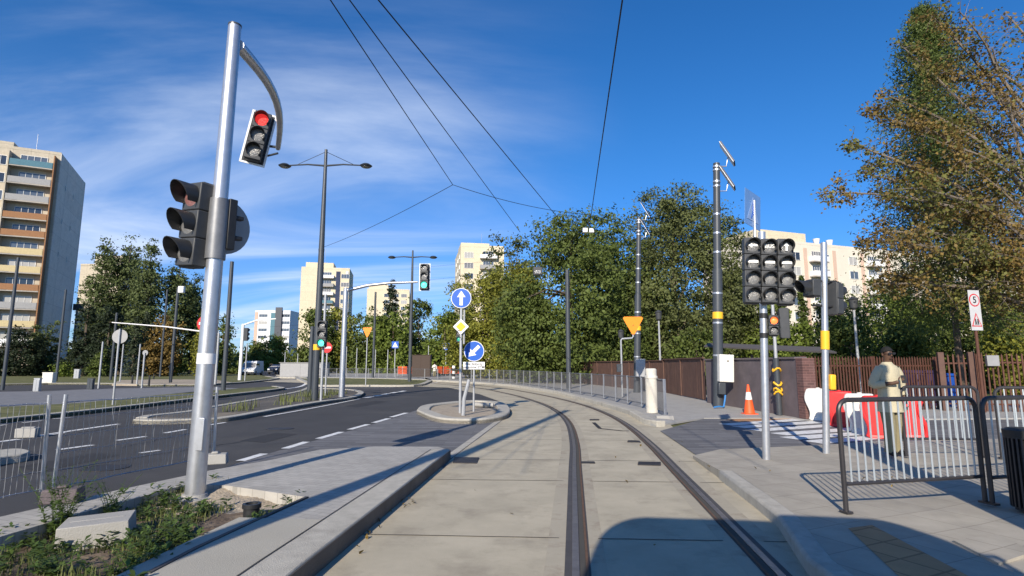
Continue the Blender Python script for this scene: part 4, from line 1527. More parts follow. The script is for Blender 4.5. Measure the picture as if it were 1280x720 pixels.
# signal on the median (green)
x, y = g(401, 501, .1)
t = T('traffic_light', 'slim post signal with green lamp lit beside the tall lamp mast', 'traffic light', (x, y, .07))
k_ = y / F
MB().cyl((0, 0, 0), (0, 0, zat(x, y, 368) - .07), .05).build('post', m_pole_l, t)
signal_head(t, (0, -.16, zat(x, y, 418) - .07), 0, n=3, r=4.0 * k_, lit=(2, m_green_on), vl=1.3)

# gantry with green head
x, y = g(427, 496, .1)
t = T('traffic_light', 'cantilever traffic light with a long arm over the road, green lamp lit', 'traffic light', (x, y, .07))
k_ = y / F
zt = zat(x, y, 360) - .07
MB().tube([(0, 0, 0), (0, 0, zt)], [.14, .11], n=16).build('pole', m_galv, t)
e = at(522, 352.5, y + .3) - Vector((x, y, .07))
MB().tube([(0.02, 0, zt - .12), (e.x * .3, .1, zt + .14), (e.x * .6, .2, zt + .27), (e.x, .3, e.z)], [.085, .075, .065, .05], n=12).build('arm', m_galv, t)
signal_head(t, at(530.5, 346, y) - Vector((x, y, .07)), 0, n=3, r=3.9 * k_, lit=(2, m_green_on), board=1.3, vl=1.1)
MB().box((0, .12, zat(x, y, 346) - .07 + .2), (.1, .1, .1)).build('cap_box', m_galv, t)

# far cantilever on the left and one more facing away
x, y = g(299.5, 475, .1)
t = T('traffic_light', 'far cantilever signal arm over the left carriageway, seen beyond the verge tip', 'traffic light', (x, y, .07))
zt = zat(x, y, 405) - .07
MB().tube([(0, 0, 0), (0, 0, zt)], [.16, .13], n=12).build('pole', m_white, t)
e = at(345, 398.5, y) - Vector((x, y, .07))
MB().tube([(0, 0, zt - .1), (e.x * .4, 0, zt + .35), (e.x, 0, e.z)], [.09, .08, .06], n=8).build('arm', m_white, t)
signal_head(t, (.35, 0, zat(x, y, 418) - .07), R(170), n=3, r=.15)
x, y = g(269, 480, .1)
t = T('traffic_light', 'thin cantilever arm crossing behind the tall signal pole', 'traffic light', (x, y, .07))
zt = zat(x, y, 417) - .07
MB().cyl((0, 0, 0), (0, 0, zt), .09).build('pole', m_pole_l, t)
e = at(140, 403, y) - Vector((x, y, .07))
MB().tube([(0, 0, zt), (e.x * .5, 0, zt + (e.z - zt) * .62), (e.x, 0, e.z)], [.06, .05, .04], n=6).build('arm', m_white, t)

# orange triangle on the far grass island, blue walker signs
x, y = g(457, 482, .1)
t = T('give_way_sign', 'orange downward triangle sign on a thin post on the far grass island', 'give way sign', (x, y, .07))
k_ = y / F
MB().cyl((0, 0, 0), (0, 0, zat(x, y, 410) - .07), .04).build('post', m_pole_l, t)
tri(t, 0, zat(x, y, 415.5) - .07, 11.5 * k_, 12 * k_)
for px, pb, pc, lb in ((493, 472, 431, 'blue walker sign on a post at the middle of the far grass island'), (557, 470, 433, 'blue walker sign by the far pedestrians left of the arrow signs')):
    x, y = g(px, pb, .1)
    k_ = y / F
    t = T('crossing_sign', lb, 'crossing sign', (x, y, .07))
    MB().cyl((0, 0, 0), (0, 0, zat(x, y, pc - 2) - .07), .06).build('post', m_pole_l, t)
    m = XF((0, 0, zat(x, y, pc) - .07))
    q = 4.2 * k_
    p = MB(m).plate([(-q, -q), (q, -q), (q, q), (-q, q)], -.09, -.08).build('sign_plate', m_blue, t, smooth=False)
    MB(m).plate([(-q * .8, -q * .7), (q * .8, -q * .7), (0, q * .8)], -.1, -.0905).build('white_triangle', m_white, p, smooth=False)

# hanging signal and insulators on the span wires, catenary
def wire(pts, r, label, sag=0.0, n=14):
    P = []
    for a, b in zip(pts, pts[1:]):
        a, b = Vector(a), Vector(b)
        for k in range(n):
            u = k / n
            q = a.lerp(b, u)
            q.z -= sag * 4 * u * (1 - u)
            P.append(q)
    P.append(Vector(pts[-1]))
    o = MB().tube(P, r, n=6).build('overhead_wire', m_wire)
    return tag(o, label, 'overhead wire', 'overhead wires')


def hz(px, py, z=5.8):
    a, f, u = ray(px, py)
    t_ = (z - H) / u
    return Vector((a * t_, f * t_, z))


def ext(a, b, s):
    return a + (a - b).normalized() * s


w4a, w4b = hz(778, 0), hz(738, 275)
wire([ext(w4a, w4b, 9), w4a, w4b, Vector((1.5, 25.5, 5.75)), Vector((-1.1, 37, 5.75)), Vector((-9, 51, 5.75)), Vector((-28, 63, 5.75))], .010, 'steep overhead wire following our own track, rightmost in the sky')
A1, B1 = hz(413, 0), hz(566, 231)
wire([ext(A1, B1, 9), A1, B1], .008, 'leftmost overhead wire in the sky ending at the wire crossing point')
A2, B2 = hz(437, 0), hz(650, 290)
wire([ext(A2, B2, 9), A2, B2], .008, 'middle overhead wire, second from the left in the sky')
A3, B3 = hz(473, 0), hz(697, 272)
wire([ext(A3, B3, 9), A3, B3, w4b + Vector((0.2, 5, 0))], .009, 'overhead wire third from the left, running towards the dark trees')
mA = at(398, 311, 25.3)
wire([mA, B1, hz(735, 266, 6.1) + Vector((0, .2, 0)), at(893, 300, 21.3)], .007, 'cross-span wire from the tall lamp mast to the nearer solar mast', .12)
wire([at(512, 335, 52), at(735, 312, 30), at(897, 313, 21.3)], .006, 'faint lower span wire from the far lamp mast to the nearer solar mast', .1)
wire([at(512, 352, 52), at(664, 333, 34), at(795, 338, 29.5)], .006, 'faint span wire carrying the small hanging signal', .1)
t = T('hanging_signal', 'small dark box signal hanging on a span wire before the dark trees', 'signal', at(672, 334, 33.5))
MB().box((0, 0, -.25), (.55, .35, .5)).build('signal_box', m_dkgrey, t, bevel=.04)
MB().box((0, -.2, -.32), (.36, .03, .2)).build('lens', m_lens, t)
MB().cyl((0, 0, 0), (0, 0, .3), .02).build('hanger', m_wire, t)
t = T('wire_clamp', 'pair of white insulator boxes hanging where the track wire meets the span wire', 'insulator', at(736, 288, 16.3))
MB().box((-.11, 0, 0), (.14, .12, .13)).box((.08, 0, -.01), (.14, .12, .12)).split('insulator_box', m_white, t, bevel=.01)
MB().cyl((0, 0, .05), (0, 0, .45), .012).build('hanger', m_wire, t)

# ================================================================== TREES
def leaf_mesh(name, cen, size, mat, parent, up=0.35, seed=0, aspect=.62, out=None):
    """cen: (n,3) leaf positions; leaf kites with random orientation in one mesh"""
    r = np.random.default_rng(seed)
    n = len(cen)
    d = r.normal(size=(n, 3))
    d[:, 2] -= 0.2
    d /= np.linalg.norm(d, axis=1)[:, None]
    nn = r.normal(size=(n, 3))
    nn[:, 2] += up * 2
    if out is not None:
        nn += out * 2.2
    s = np.cross(d, nn)
    s /= (np.linalg.norm(s, axis=1)[:, None] + 1e-6)
    L_ = (size * r.uniform(.6, 1.4, n))[:, None]
    fold = np.cross(s, d) * L_ * .12
    v = np.empty((n, 4, 3))
    v[:, 0] = cen - d * L_ * .5
    v[:, 1] = cen + s * L_ * aspect * .5 + fold
    v[:, 2] = cen + d * L_ * .5
    v[:, 3] = cen - s * L_ * aspect * .5 + fold
    me = bpy.data.meshes.new(name)
    me.vertices.add(n * 4)
    me.vertices.foreach_set('co', v.reshape(-1).astype(np.float32))
    me.loops.add(n * 4)
    me.loops.foreach_set('vertex_index', np.arange(n * 4, dtype=np.int32))
    me.polygons.add(n)
    me.polygons.foreach_set('loop_start', np.arange(0, n * 4, 4, dtype=np.int32))
    me.update(calc_edges=True)
    me.materials.append(mat)
    o = bpy.data.objects.new(name, me)
    COL.objects.link(o)
    if parent:
        o.parent = parent
    return o


def crown_points(lobes, n, clump, seed, shell=.55, npc=42):
    """lobes: (x,y,z,rx,ry,rz). Leaves gathered in clumps near each lobe's outside."""
    r = np.random.default_rng(seed)
    vol = np.array([l[3] * l[4] * l[5] for l in lobes]) ** .67
    pk = vol / vol.sum()
    nc = max(8, n // npc)
    which = r.choice(len(lobes), nc, p=pk)
    dirs = r.normal(size=(nc, 3))
    dirs /= np.linalg.norm(dirs, axis=1)[:, None]
    rad = (shell + (1 - shell) * r.random(nc) ** .6)
    lb = np.array(lobes)[which]
    C = lb[:, :3] + dirs * rad[:, None] * lb[:, 3:]
    cs = clump * r.uniform(.5, 1.5, nc)
    who = r.integers(0, nc, n)
    off = r.normal(size=(n, 3)) * (cs[who] * .5)[:, None]
    off[:, 2] *= .62
    return C[who] + off, C, dirs[who]


def tree(name, label, cat, base, lobes, n, leaf, mat, clump=.7, trunk_r=.2, seed=0, group='trees', shell=.55, limbs=8, trunk_top=None, npc=42, up=.35, bark=None, aspect=.62):
    """lobes in coordinates relative to base"""
    t = T(name, label, cat, base, 0, group)
    P, C, D_ = crown_points(lobes, n, clump, seed, shell, npc)
    leaf_mesh('crown', P, leaf, mat, t, seed=seed + 1, up=up, aspect=aspect, out=D_)
    r = random.Random(seed)
    top = trunk_top or max(l[2] for l in lobes)
    tx, ty = lobes[0][0], lobes[0][1]
    mb = MB()
    pts = [(0, 0, -.2), (tx * .1 + r.uniform(-.1, .1), ty * .1, top * .3), (tx * .5 + r.uniform(-.2, .2), ty * .5, top * .65), (tx, ty, top)]
    mb.tube(pts, [trunk_r * 1.15, trunk_r * .85, trunk_r * .5, trunk_r * .15], n=9)
    for k in range(limbs):
        c = C[r.randrange(len(C))]
        u = r.uniform(.25, .7)
        i = 0 if u < .33 else (1 if u < .66 else 2)
        a = Vector(pts[i]).lerp(Vector(pts[i + 1]), (u - i * .33) / .33)
        c = Vector(c)
        m_ = a.lerp(c, .5) + Vector((0, 0, .12 * (c - a).length))
        mb.tube([a, m_, c], [trunk_r * .42, trunk_r * .25, trunk_r * .06], n=6, cap=False)
    mb.build('trunk', bark or m_bark, t)
    return t


def blob_lobes(w, h, z0, seed, k=9, dep=None):
    """uneven broad crown: w half width, from z0 to z0+h"""
    r = random.Random(seed)
    dep = dep or w
    out = [(0, 0, z0 + h * .5, w * .7, dep * .7, h * .46)]
    out.append((0, 0, z0 + h * .24, w * .74, dep * .74, h * .26))
    for i in range(k):
        a = r.uniform(0, 6.28)
        u = r.uniform(.1, .95) if i % 3 else r.uniform(.0, .3)
        rr = math.sin(math.pi * min(1, .12 + u * .86)) ** .7
        s = r.uniform(.26, .42)
        out.append((math.cos(a) * w * rr * .74, math.sin(a) * dep * rr * .74, z0 + h * (.1 + .8 * u), w * s, dep * s, h * s * .62))
    return out


def px_tree(px, pyt, hw, Y, mat, label, n, leaf, clump, z0=.12, seed=0, name='broadleaf_tree', cat='tree', k=10, trunk_r=.22, group='trees beyond the fences', shell=.62, lobes=None, **kw):
    p = at(px, pyt, Y)
    w = hw / F * Y
    h = p.z
    return tree(name, label, cat, (p.x, Y, 0), lobes or blob_lobes(w, h * (1 - z0), h * z0, seed, k), n, leaf, mat, clump, trunk_r, seed, group, shell, **kw)


# central mass behind the railing
px_tree(712, 268, 92, 46, l_chest, 'big dark green chestnut-like tree behind the railing and the dark mast', 60000, .25, .8, .02, 21, k=22, trunk_r=.3)
px_tree(840, 252, 92, 54, l_willow, 'tallest grey-green tree with pale limbs, behind the nearer solar mast', 80000, .25, .85, .03, 22, k=22, trunk_r=.32, limbs=16, bark=M('pale_bark', (.22, .18, .13), .9, var=.3))
px_tree(778, 266, 56, 52, l_chest, 'mid-height dark tree filling the gap behind the farther solar mast', 30000, .25, .8, .02, 23, k=12)
px_tree(640, 296, 40, 66, l_willow, 'grey-green tree top showing above the yellowish tree', 12000, .34, 1.1, .1, 24, k=12)
px_tree(604, 338, 46, 60, l_yellow, 'yellow-green tree left of the dark trees, behind the island signs', 22000, .27, .85, .05, 25, k=14)
px_tree(652, 330, 40, 56, l_yellow, 'yellow-green bushy tree leaning on the left flank of the dark chestnut-like tree', 22000, .26, .8, .04, 26, k=14)
px_tree(556, 392, 28, 78, l_hedge, 'low green tree beyond the tall sign post with the up arrow', 7000, .4, .95, .03, 27)
px_tree(915, 305, 24, 62, l_willow, 'narrow grey-green tree just left of the triple signal', 8000, .32, .9, .05, 28)
# row of lower trees beyond the far grass island
for i, (px, pt_, hw, Y, mt, lb) in enumerate(((398, 386, 26, 96, l_chest, 'low dark tree behind the green post signal'), (428, 378, 24, 100, l_yellow, 'yellowish low tree at the foot of the cream tower'),
                                              (458, 376, 26, 98, l_chest, 'low rounded tree behind the orange triangle sign on the island'), (492, 384, 26, 95, l_hedge, 'low green tree behind the blue walker sign on the island'),
                                              (524, 372, 24, 102, l_chest, 'low dark tree behind the far lamp mast'), (342, 420, 19, 150, l_hedge, 'roundish green tree behind the white van'),
                                              (325, 428, 14, 160, l_chest, 'small dark tree left behind the white van'), (576, 376, 26, 92, l_yellow, 'yellowish tree right behind the tall arrow sign'))):
    px_tree(px, pt_, hw, Y, mt, lb, 6500, .5, 1.2, .03, 40 + i)


def poplar_lobes(w, h, z0, seed):
    r = random.Random(seed)
    out = []
    for i in range(9):
        u = i / 8
        ww = w * (math.sin(math.pi * (.18 + .8 * u)) ** .6)
        out.append((r.uniform(-.18, .18) * w, r.uniform(-.18, .18) * w, z0 + h * (.08 + .84 * u), ww * .85, ww * .85, h * .13))
    return out


def px_poplar(px, pyt, hw, Y, label, seed, mat=None, n=9000, z0=.15, leaf=.34, group='tall poplars'):
    p = at(px, pyt, Y)
    w, h = hw / F * Y, p.z
    tree('poplar_tree', label, 'poplar', (p.x, Y, 0), poplar_lobes(w, h * (1 - z0), h * z0, seed), n, leaf, mat or l_poplar, .8, .25, seed, group, .35, limbs=6, npc=30)


px_poplar(136, 300, 26, 82, 'tall grey-green poplar, left one of the group by the flats', 61)
px_poplar(164, 293, 24, 84, 'tallest grey-green poplar in the middle of the group', 62)
px_poplar(192, 298, 22, 80, 'tall grey-green poplar just left of the signal pole', 63)
px_poplar(226, 318, 22, 83, 'grey-green poplar hidden partly behind the signal pole', 64)
px_poplar(246, 345, 18, 86, 'grey-green poplar just right of the tall signal pole', 65)
px_poplar(490, 348, 12, 170, 'slim dark poplar beside the far cream block above the low trees', 66, mat=l_dark, n=4000, leaf=.7, z0=.05)
# trees and shrubs at the left, the dark ones with shade in their leaf colour
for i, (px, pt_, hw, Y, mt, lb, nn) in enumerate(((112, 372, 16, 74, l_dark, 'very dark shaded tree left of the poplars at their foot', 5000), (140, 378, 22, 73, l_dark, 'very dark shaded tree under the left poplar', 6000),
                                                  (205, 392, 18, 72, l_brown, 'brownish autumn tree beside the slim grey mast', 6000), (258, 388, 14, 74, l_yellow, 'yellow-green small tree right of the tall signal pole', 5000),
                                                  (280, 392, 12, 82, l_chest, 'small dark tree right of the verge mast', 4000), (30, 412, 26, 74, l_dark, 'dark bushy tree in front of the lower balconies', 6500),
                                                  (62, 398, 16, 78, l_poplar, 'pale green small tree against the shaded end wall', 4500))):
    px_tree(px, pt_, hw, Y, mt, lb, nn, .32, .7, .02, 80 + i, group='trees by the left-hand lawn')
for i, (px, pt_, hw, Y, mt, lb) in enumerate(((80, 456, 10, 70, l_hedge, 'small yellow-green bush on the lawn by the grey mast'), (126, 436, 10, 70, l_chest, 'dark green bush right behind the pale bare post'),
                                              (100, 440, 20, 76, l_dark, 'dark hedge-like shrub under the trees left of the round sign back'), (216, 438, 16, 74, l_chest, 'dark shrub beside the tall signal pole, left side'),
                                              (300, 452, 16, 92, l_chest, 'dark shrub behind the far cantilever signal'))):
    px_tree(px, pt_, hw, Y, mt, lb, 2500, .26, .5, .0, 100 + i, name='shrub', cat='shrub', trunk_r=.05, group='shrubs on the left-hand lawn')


# conifers
def conifer(px, pyt, pyb, hw, Y, label, seed, mat, n_br=90, droop=.25, leaf=.3, per=34, z0=.06, trunk_r=.14, gap=1.0, group='conifers', noise_=.12, name='spruce_tree'):
    p = at(px, pyt, Y)
    w, h = hw / F * Y, p.z
    t = T(name, label, 'conifer', (p.x, Y, 0), 0, group)
    r = np.random.default_rng(seed)
    pts = []
    mb = MB()
    mb.tube([(0, 0, -.2), (0, 0, h * .5), (0, 0, h)], [trunk_r, trunk_r * .6, .02], n=8)
    for k in range(n_br):
        u = z0 + (1 - z0) * (k / n_br)
        L_ = w * (1 - u) ** (.75 if gap == 1.0 else .5) * r.uniform(.55, 1.15) + .1
        a = r.uniform(0, 6.28)
        z = h * u
        c = np.linspace(.12, 1, per)
        ln = np.stack([np.cos(a) * L_ * c, np.sin(a) * L_ * c, z - droop * L_ * c ** 1.6 + .1 * L_ * c], 1)
        q = ln + r.normal(size=ln.shape) * np.array([noise_, noise_, noise_ * .8]) * (0.5 + L_ * .25)
        q[:, 2] -= np.abs(r.normal(size=per)) * .12 * L_ * .5
        pts.append(q)
        if L_ > .8 and k % 2 == 0:
            mb.tube([(0, 0, z), tuple(ln[per // 2]), tuple(ln[-1])], [.03, .02, .008], n=4, cap=False)
    leaf_mesh('crown', np.concatenate(pts), leaf, mat, t, seed=seed, up=.1, aspect=.3)
    mb.build('trunk', m_bark, t)


conifer(171, 396, 470, 11, 70, 'blue-green spruce with a pointed top, left one of the pair by the lawn', 7, l_conif)
conifer(184, 390, 470, 10, 71, 'blue-green spruce, taller right one of the pair by the lawn', 8, l_conif)
conifer(976, 352, 450, 15, 46, 'pointed dark conifer right behind the triple signal', 9, l_larch, 120, .2, .3, 40)
conifer(1001, 345, 450, 13, 48, 'pointed dark conifer between the triple signal and the plain post', 10, l_larch, 120, .2, .3, 40)
# tall larch on the right
conifer(1152, 10, 450, 118, 26, 'very tall drooping larch rising behind the palisade', 12, l_larch, 480, .5, .17, 120, .2, .15, noise_=.3, name='larch_tree', gap=.5)

# right-hand background greenery
for i, (px, pt_, hw, Y, mt, lb, nn, lf) in enumerate(((1040, 352, 28, 50, l_chest, 'dark green tree behind the side-on signal heads', 9000, .28), (1096, 345, 36, 44, l_hedge, 'bright yellow-green tree behind the walking person', 12000, .27),
                                                      (945, 345, 26, 52, l_hedge, 'green tree directly behind the triple signal heads', 8000, .28), (1150, 372, 40, 40, l_hedge, 'green bushy tree at the foot of the tall larch', 11000, .24),
                                                      (1212, 352, 40, 36, l_chest, 'dark green tree behind the speed sign', 11000, .22), (1268, 366, 34, 30, l_yellow, 'yellowish tree at the right edge above the palisade gate', 10000, .19),
                                                      (1000, 395, 40, 40, l_hedge, 'low green bush behind the shelter roof', 9000, .24), (1060, 395, 36, 36, l_chest, 'dark bush above the palisade beside the plain post', 8000, .22),
                                                      (870, 408, 34, 42, l_chest, 'dark undergrowth behind the brown board fence', 8000, .26), (1128, 398, 26, 33, l_chest, 'dark low bush behind the head of the walking person', 7000, .2),
                                                      (1330, 330, 60, 34, l_chest, 'dark leafy tree mostly beyond the right edge', 9000, .24))):
    px_tree(px, pt_, hw, Y, mt, lb, nn, lf, .75, .0, 120 + i, trunk_r=.12, group='greenery behind the palisade')

# autumn tree: trunk beyond the right edge, limbs reaching into the view
def autumn_tree():
    r = np.random.default_rng(5)
    rnd = random.Random(5)
    Y = 20.0
    base = Vector((at(1345, 456, Y).x, Y, 0.05))
    t = T('autumn_tree', 'brown-leaved autumn tree reaching in from the right with long bare limbs', 'tree', base)
    mb = MB()
    mb.tube([(0, 0, -.2), (.1, 0, 3), (.25, .1, 6), (.2, .2, 10), (0, .2, 14.5)], [.26, .22, .18, .12, .04], n=10)
    twigs = []
    targets = [(1110, 120, 0), (1130, 60, 0), (1165, 20, .5), (1085, 140, .6), (1140, 150, -1), (1200, 200, -1.5), (1160, 270, -1), (1230, 300, -1), (1105, 290, -1), (1190, 330, -.5), (1225, 100, -.5), (1045, 240, -2), (1072, 300, -1.5), (1064, 180, -1), (1090, 355, -1), (1150, 235, -2.5), (1190, 300, -2), (1135, 305, -2.5), (1215, 150, 1),
               (1240, 60, .5), (1255, 220, 1.0), (1180, 180, -1.5), (1215, 250, -2), (1250, 320, -1.5), (1180, 90, 1), (1260, 120, -1), (1110, 200, 1), (1128, 260, 1.5), (1200, 15, -1), (1260, 20, 1), (1270, 270, 0), (1120, 345, -.5), (1075, 215, .6), (1230, 350, -1)]
    for i, (px, py, dy) in enumerate(targets):
        e = at(px, py, Y + dy) - base
        z0 = max(2.0, min(11.5, e.z * rnd.uniform(.45, .72)))
        a = Vector((.1, .05, z0))
        L_ = (e - a).length
        m1 = a.lerp(e, .35) + Vector((rnd.uniform(-.3, .3), rnd.uniform(-.3, .3), L_ * .10))
        m2 = a.lerp(e, .7) + Vector((rnd.uniform(-.3, .3), rnd.uniform(-.3, .3), L_ * .07))
        P = smooth_line([tuple(a), tuple(m1), tuple(m2), tuple(e)], 4)
        mb.tube(P, [.075 * (1 - k / len(P)) + .012 for k in range(len(P))], n=6, cap=False)
        thin = px > 1195 and py < 280
        for k in range(4, len(P)):
            p = Vector(P[k])
            for _ in range(4):
                q = p + Vector((rnd.gauss(0, .5), rnd.gauss(0, .5), rnd.gauss(-.02, .38)))
                mb.tube([p, p.lerp(q, .5) + Vector((0, 0, .05)), q], [.012, .008, .004], n=4, cap=False)
                twigs.append((p, q, thin))
    pts = []
    for p, q, thin in twigs:
        n = rnd.choice((1, 6, 12, 20)) if thin else rnd.choice((4, 20, 36, 58))
        u = r.uniform(.25, 1.1, n)[:, None]
        c = np.array(p)[None] * (1 - u) + np.array(q)[None] * u
        pts.append(c + r.normal(size=(n, 3)) * .13)
    allp = np.concatenate(pts)
    sel = (np.sin(allp[:, 0] * 1.3 + allp[:, 2] * .9) + r.normal(size=len(allp)) * .8) > 0
    leaf_mesh('crown', allp[sel], .115, l_brown, t, seed=3, up=.2, aspect=.7)
    leaf_mesh('crown', allp[~sel], .115, l_olive, t, seed=4, up=.2, aspect=.7)
    mb.build('trunk', M('grey_bark', (.2, .165, .13), .9, var=.35, scale=8), t)


autumn_tree()

# far wooded skyline: one mass nobody could count
fw = []
r_ = np.random.default_rng(77)
for k in range(520):
    a = r_.uniform(-1.25, 1.25)
    d = r_.uniform(190, 260)
    hgt = r_.uniform(4, 9)
    c = np.array([d * math.sin(a), d * math.cos(a), hgt * .5])
    fw.append(c + r_.normal(size=(90, 3)) * np.array([3.2, 3.2, hgt * .3]))
struct(leaf_mesh('far_wood', np.concatenate(fw), 1.5, l_chest, None, seed=4), 'stuff')


# ================================================================== BUILDINGS
def win_mesh(w, h, d=.12, mull=1):
    f = MB()
    t = .07
    for c, s in (((0, 0, h / 2), (w, d, t)), ((0, 0, -h / 2), (w, d, t)), ((w / 2, 0, 0), (t, d, h + t)), ((-w / 2, 0, 0), (t, d, h + t))):
        f.box(c, s)
    for k in range(mull):
        f.box((-w / 2 + w * (k + 1) / (mull + 1), 0, 0), (t * .8, d * .8, h - t))
    p = MB().box((0, .02, 0), (w - .02, .03, h - .02))
    a = f.build('window', m_frame, smooth=False)
    b = p.build('pane', m_glassw, smooth=False)
    ma, mb_ = a.data, b.data
    bpy.data.objects.remove(a)
    bpy.data.objects.remove(b)
    return ma, mb_


def put_win(meshes, parent, p, yaw):
    o = bpy.data.objects.new('window', meshes[0])
    COL.objects.link(o)
    o.parent = parent
    o.location = p
    o.rotation_euler = (0, 0, yaw)
    q = bpy.data.objects.new('pane', meshes[1])
    COL.objects.link(q)
    q.parent = o


class Bld:
    """upright block: A -> B is the sunlit front (left to right in view), depth goes behind"""
    def __init__(s, name, label, A, B, depth, h, mat, dirn=None, group=None):
        s.A, s.B = Vector((*A, 0)), Vector((*B, 0))
        s.d = (s.B - s.A).normalized()
        s.n = Vector((-s.d.y, s.d.x, 0))
        s.t = T(name, label, 'apartment block', s.A, 0, group)
        s.w = (s.B - s.A).length
        s.h, s.dep = h, depth
        s.yaw = math.atan2(s.d.y, s.d.x)
        s.m = Matrix.Rotation(s.yaw, 4, 'Z')
        MB(s.m).prism([(0, 0), (s.w, 0), (s.w, depth), (0, depth)], -.5, h).build('wall', mat, s.t, smooth=False)
        rf = MB(s.m)
        for c, q in (((s.w / 2, .15, h + .2), (s.w + .1, .3, .5)), ((s.w / 2, depth - .15, h + .2), (s.w + .1, .3, .5)), ((.15, depth / 2, h + .2), (.3, depth - .62, .5)), ((s.w - .15, depth / 2, h + .2), (.3, depth - .62, .5))):
            rf.box(c, q)
        rf.build('parapet', mat, s.t, smooth=False)

    def wins(s, us, zs, w, h, mull=1, side=None):
        ms = win_mesh(w, h, mull=mull)
        for u in us:
            for z in zs:
                if side == 'left':
                    p = s.m @ Vector((-.03, u, z))
                    put_win(ms, s.t, p, s.yaw - R(90))
                elif side == 'right':
                    p = s.m @ Vector((s.w + .15, u, z))
                    put_win(ms, s.t, p, s.yaw + R(90))
                else:
                    put_win(ms, s.t, s.m @ Vector((u, -.03, z)), s.yaw)

    def slab(s, name, u0, u1, y0, y1, z0, z1, mat):
        return MB(s.m).box(((u0 + u1) / 2, (y0 + y1) / 2, (z0 + z1) / 2), (u1 - u0, y1 - y0, z1 - z0)).build(name, mat, s.t, smooth=False)

    def balconies(s, u0, u1, zs, mats, dep=1.3, storey=2.8):
        ms = win_mesh((u1 - u0) * .62, 1.5, mull=3)
        for i, z in enumerate(zs):
            m = mats[i % len(mats)]
            # recessed look: bay of two side fins, slab, parapet panel
            f = s.slab('balcony', u0, u1, -dep, -.003, z - .12, z + .03, M('balcony_slab', (.4, .37, .33), .85))
            MB(s.m).box(((u0 + u1) / 2, -dep + .03, z + .55), (u1 - u0 - .12, .06, .95)).build('balcony_panel', m, f, smooth=False)
            MB(s.m).box((u0 + .03, -dep / 2, z + .55), (.06, dep - .08, .95)).build('balcony_panel', m, f, smooth=False)
            MB(s.m).box((u1 - .03, -dep / 2, z + .55), (.06, dep - .08, .95)).build('balcony_panel', m, f, smooth=False)
            put_win(ms, s.t, s.m @ Vector(((u0 + u1) / 2, -.03, z + 1.35)), s.yaw)


m_cream = pavers('cream_render', (.66, .575, .41), .82, 5.4, 2.85, var=.035, dirt=(.5, .43, .33), mortar=.035, offset=0, vertical=True)
m_flats = pavers('beige_panels', (.5, .44, .34), .75, 3.0, 2.83, var=.05, dirt=(.36, .32, .27), mortar=.04, offset=0, vertical=True)
m_flend = pavers('grey_end_wall', (.66, .61, .54), .75, 5.4, 2.83, var=.05, dirt=(.3, .28, .26), mortar=.04, offset=0, vertical=True)
m_modern = M('white_cladding', (.74, .74, .74), .7, var=.05, scale=.3)
m_bglass = M('balcony_glass_blue', (.1, .2, .24), .2, var=.2)
m_bwood = M('balcony_brown', (.3, .15, .07), .8, var=.2)
m_bgrey = M('balcony_grey', (.32, .32, .32), .8, var=.15)
m_bcream = M('balcony_cream', (.55, .45, .25), .8, var=.15)
m_stair = M('stairwell_glass', (.05, .055, .09), .15, var=.4, scale=.5)
m_pink = M('brick_pink_panel', (.56, .40, .31), .85, var=.1)

# left-hand tall flats: near front faces us, shaded end wall to the right
Yb = 88
B_ = at(76, 194, Yb)
b = Bld('apartment_block', 'tall beige block of flats at the left edge with shaded end wall and coloured balconies', (B_.x - 38, Yb - 19.0), (B_.x, Yb), 17, B_.z, m_flats)
MB(b.m).box((b.w + .07, b.dep / 2, b.h / 2), (.12, b.dep + .02, b.h + .6)).build('end_wall', m_flend, b.t, smooth=False)
zs = [b.h - 2.0 - 2.83 * k for k in range(11)]
b.wins([b.w - 7.4], zs, 1.5, 1.5)
fin = b.slab('balcony_bay', b.w - 6.2, b.w - 6.05, -1.35, -.003, 2, b.h - .6, m_flats)
fin = b.slab('balcony_bay', b.w - .5, b.w - .35, -1.35, -.003, 2, b.h - .6, m_bwood)
b.balconies(b.w - 6.0, b.w - .55, [z - .9 for z in zs], [m_bglass, m_bgrey, m_bgrey, m_bwood, m_bwood, m_bcream, m_bcream, m_bwood, m_bgrey, m_bcream, m_white])
b.slab('stairwell', b.w - 11.6, b.w - 10.2, -.06, -.004, 2, b.h - .8, m_stair)
b.slab('balcony_bay', b.w - 12.3, b.w - 12.1, -1.4, -.003, 2, b.h - 1.2, m_bwood)
b.balconies(b.w - 17.5, b.w - 12.35, [z - .9 for z in zs], [m_bcream, m_bwood, m_bcream, m_bgrey, m_bcream, m_bwood])
b.slab('penthouse', b.w - 30, b.w - 6.5, 1.6, 10, b.h + .46, b.h + 1.6, m_flats)
b.wins([4, 9.5], [b.h - 4.5, b.h - 10.2, b.h - 15.8], .5, .9, 0, 'right')
MB().cyl(b.m @ Vector((b.w - 4, 3, b.h + .4)), b.m @ Vector((b.w - 4, 3, b.h + 4)), .03, n=5).build('aerial', m_pole_l, b.t)

# block behind the poplars
p0, p1 = at(101, 332, 130), at(150, 330, 130)
b = Bld('apartment_block', 'beige block half hidden behind the left poplars', (p0.x, 130), (p1.x, 130), 14, p0.z, m_flats)
b.slab('penthouse', 2.5, 9, 1, 7, b.h + .46, b.h + 2.6, m_flats)

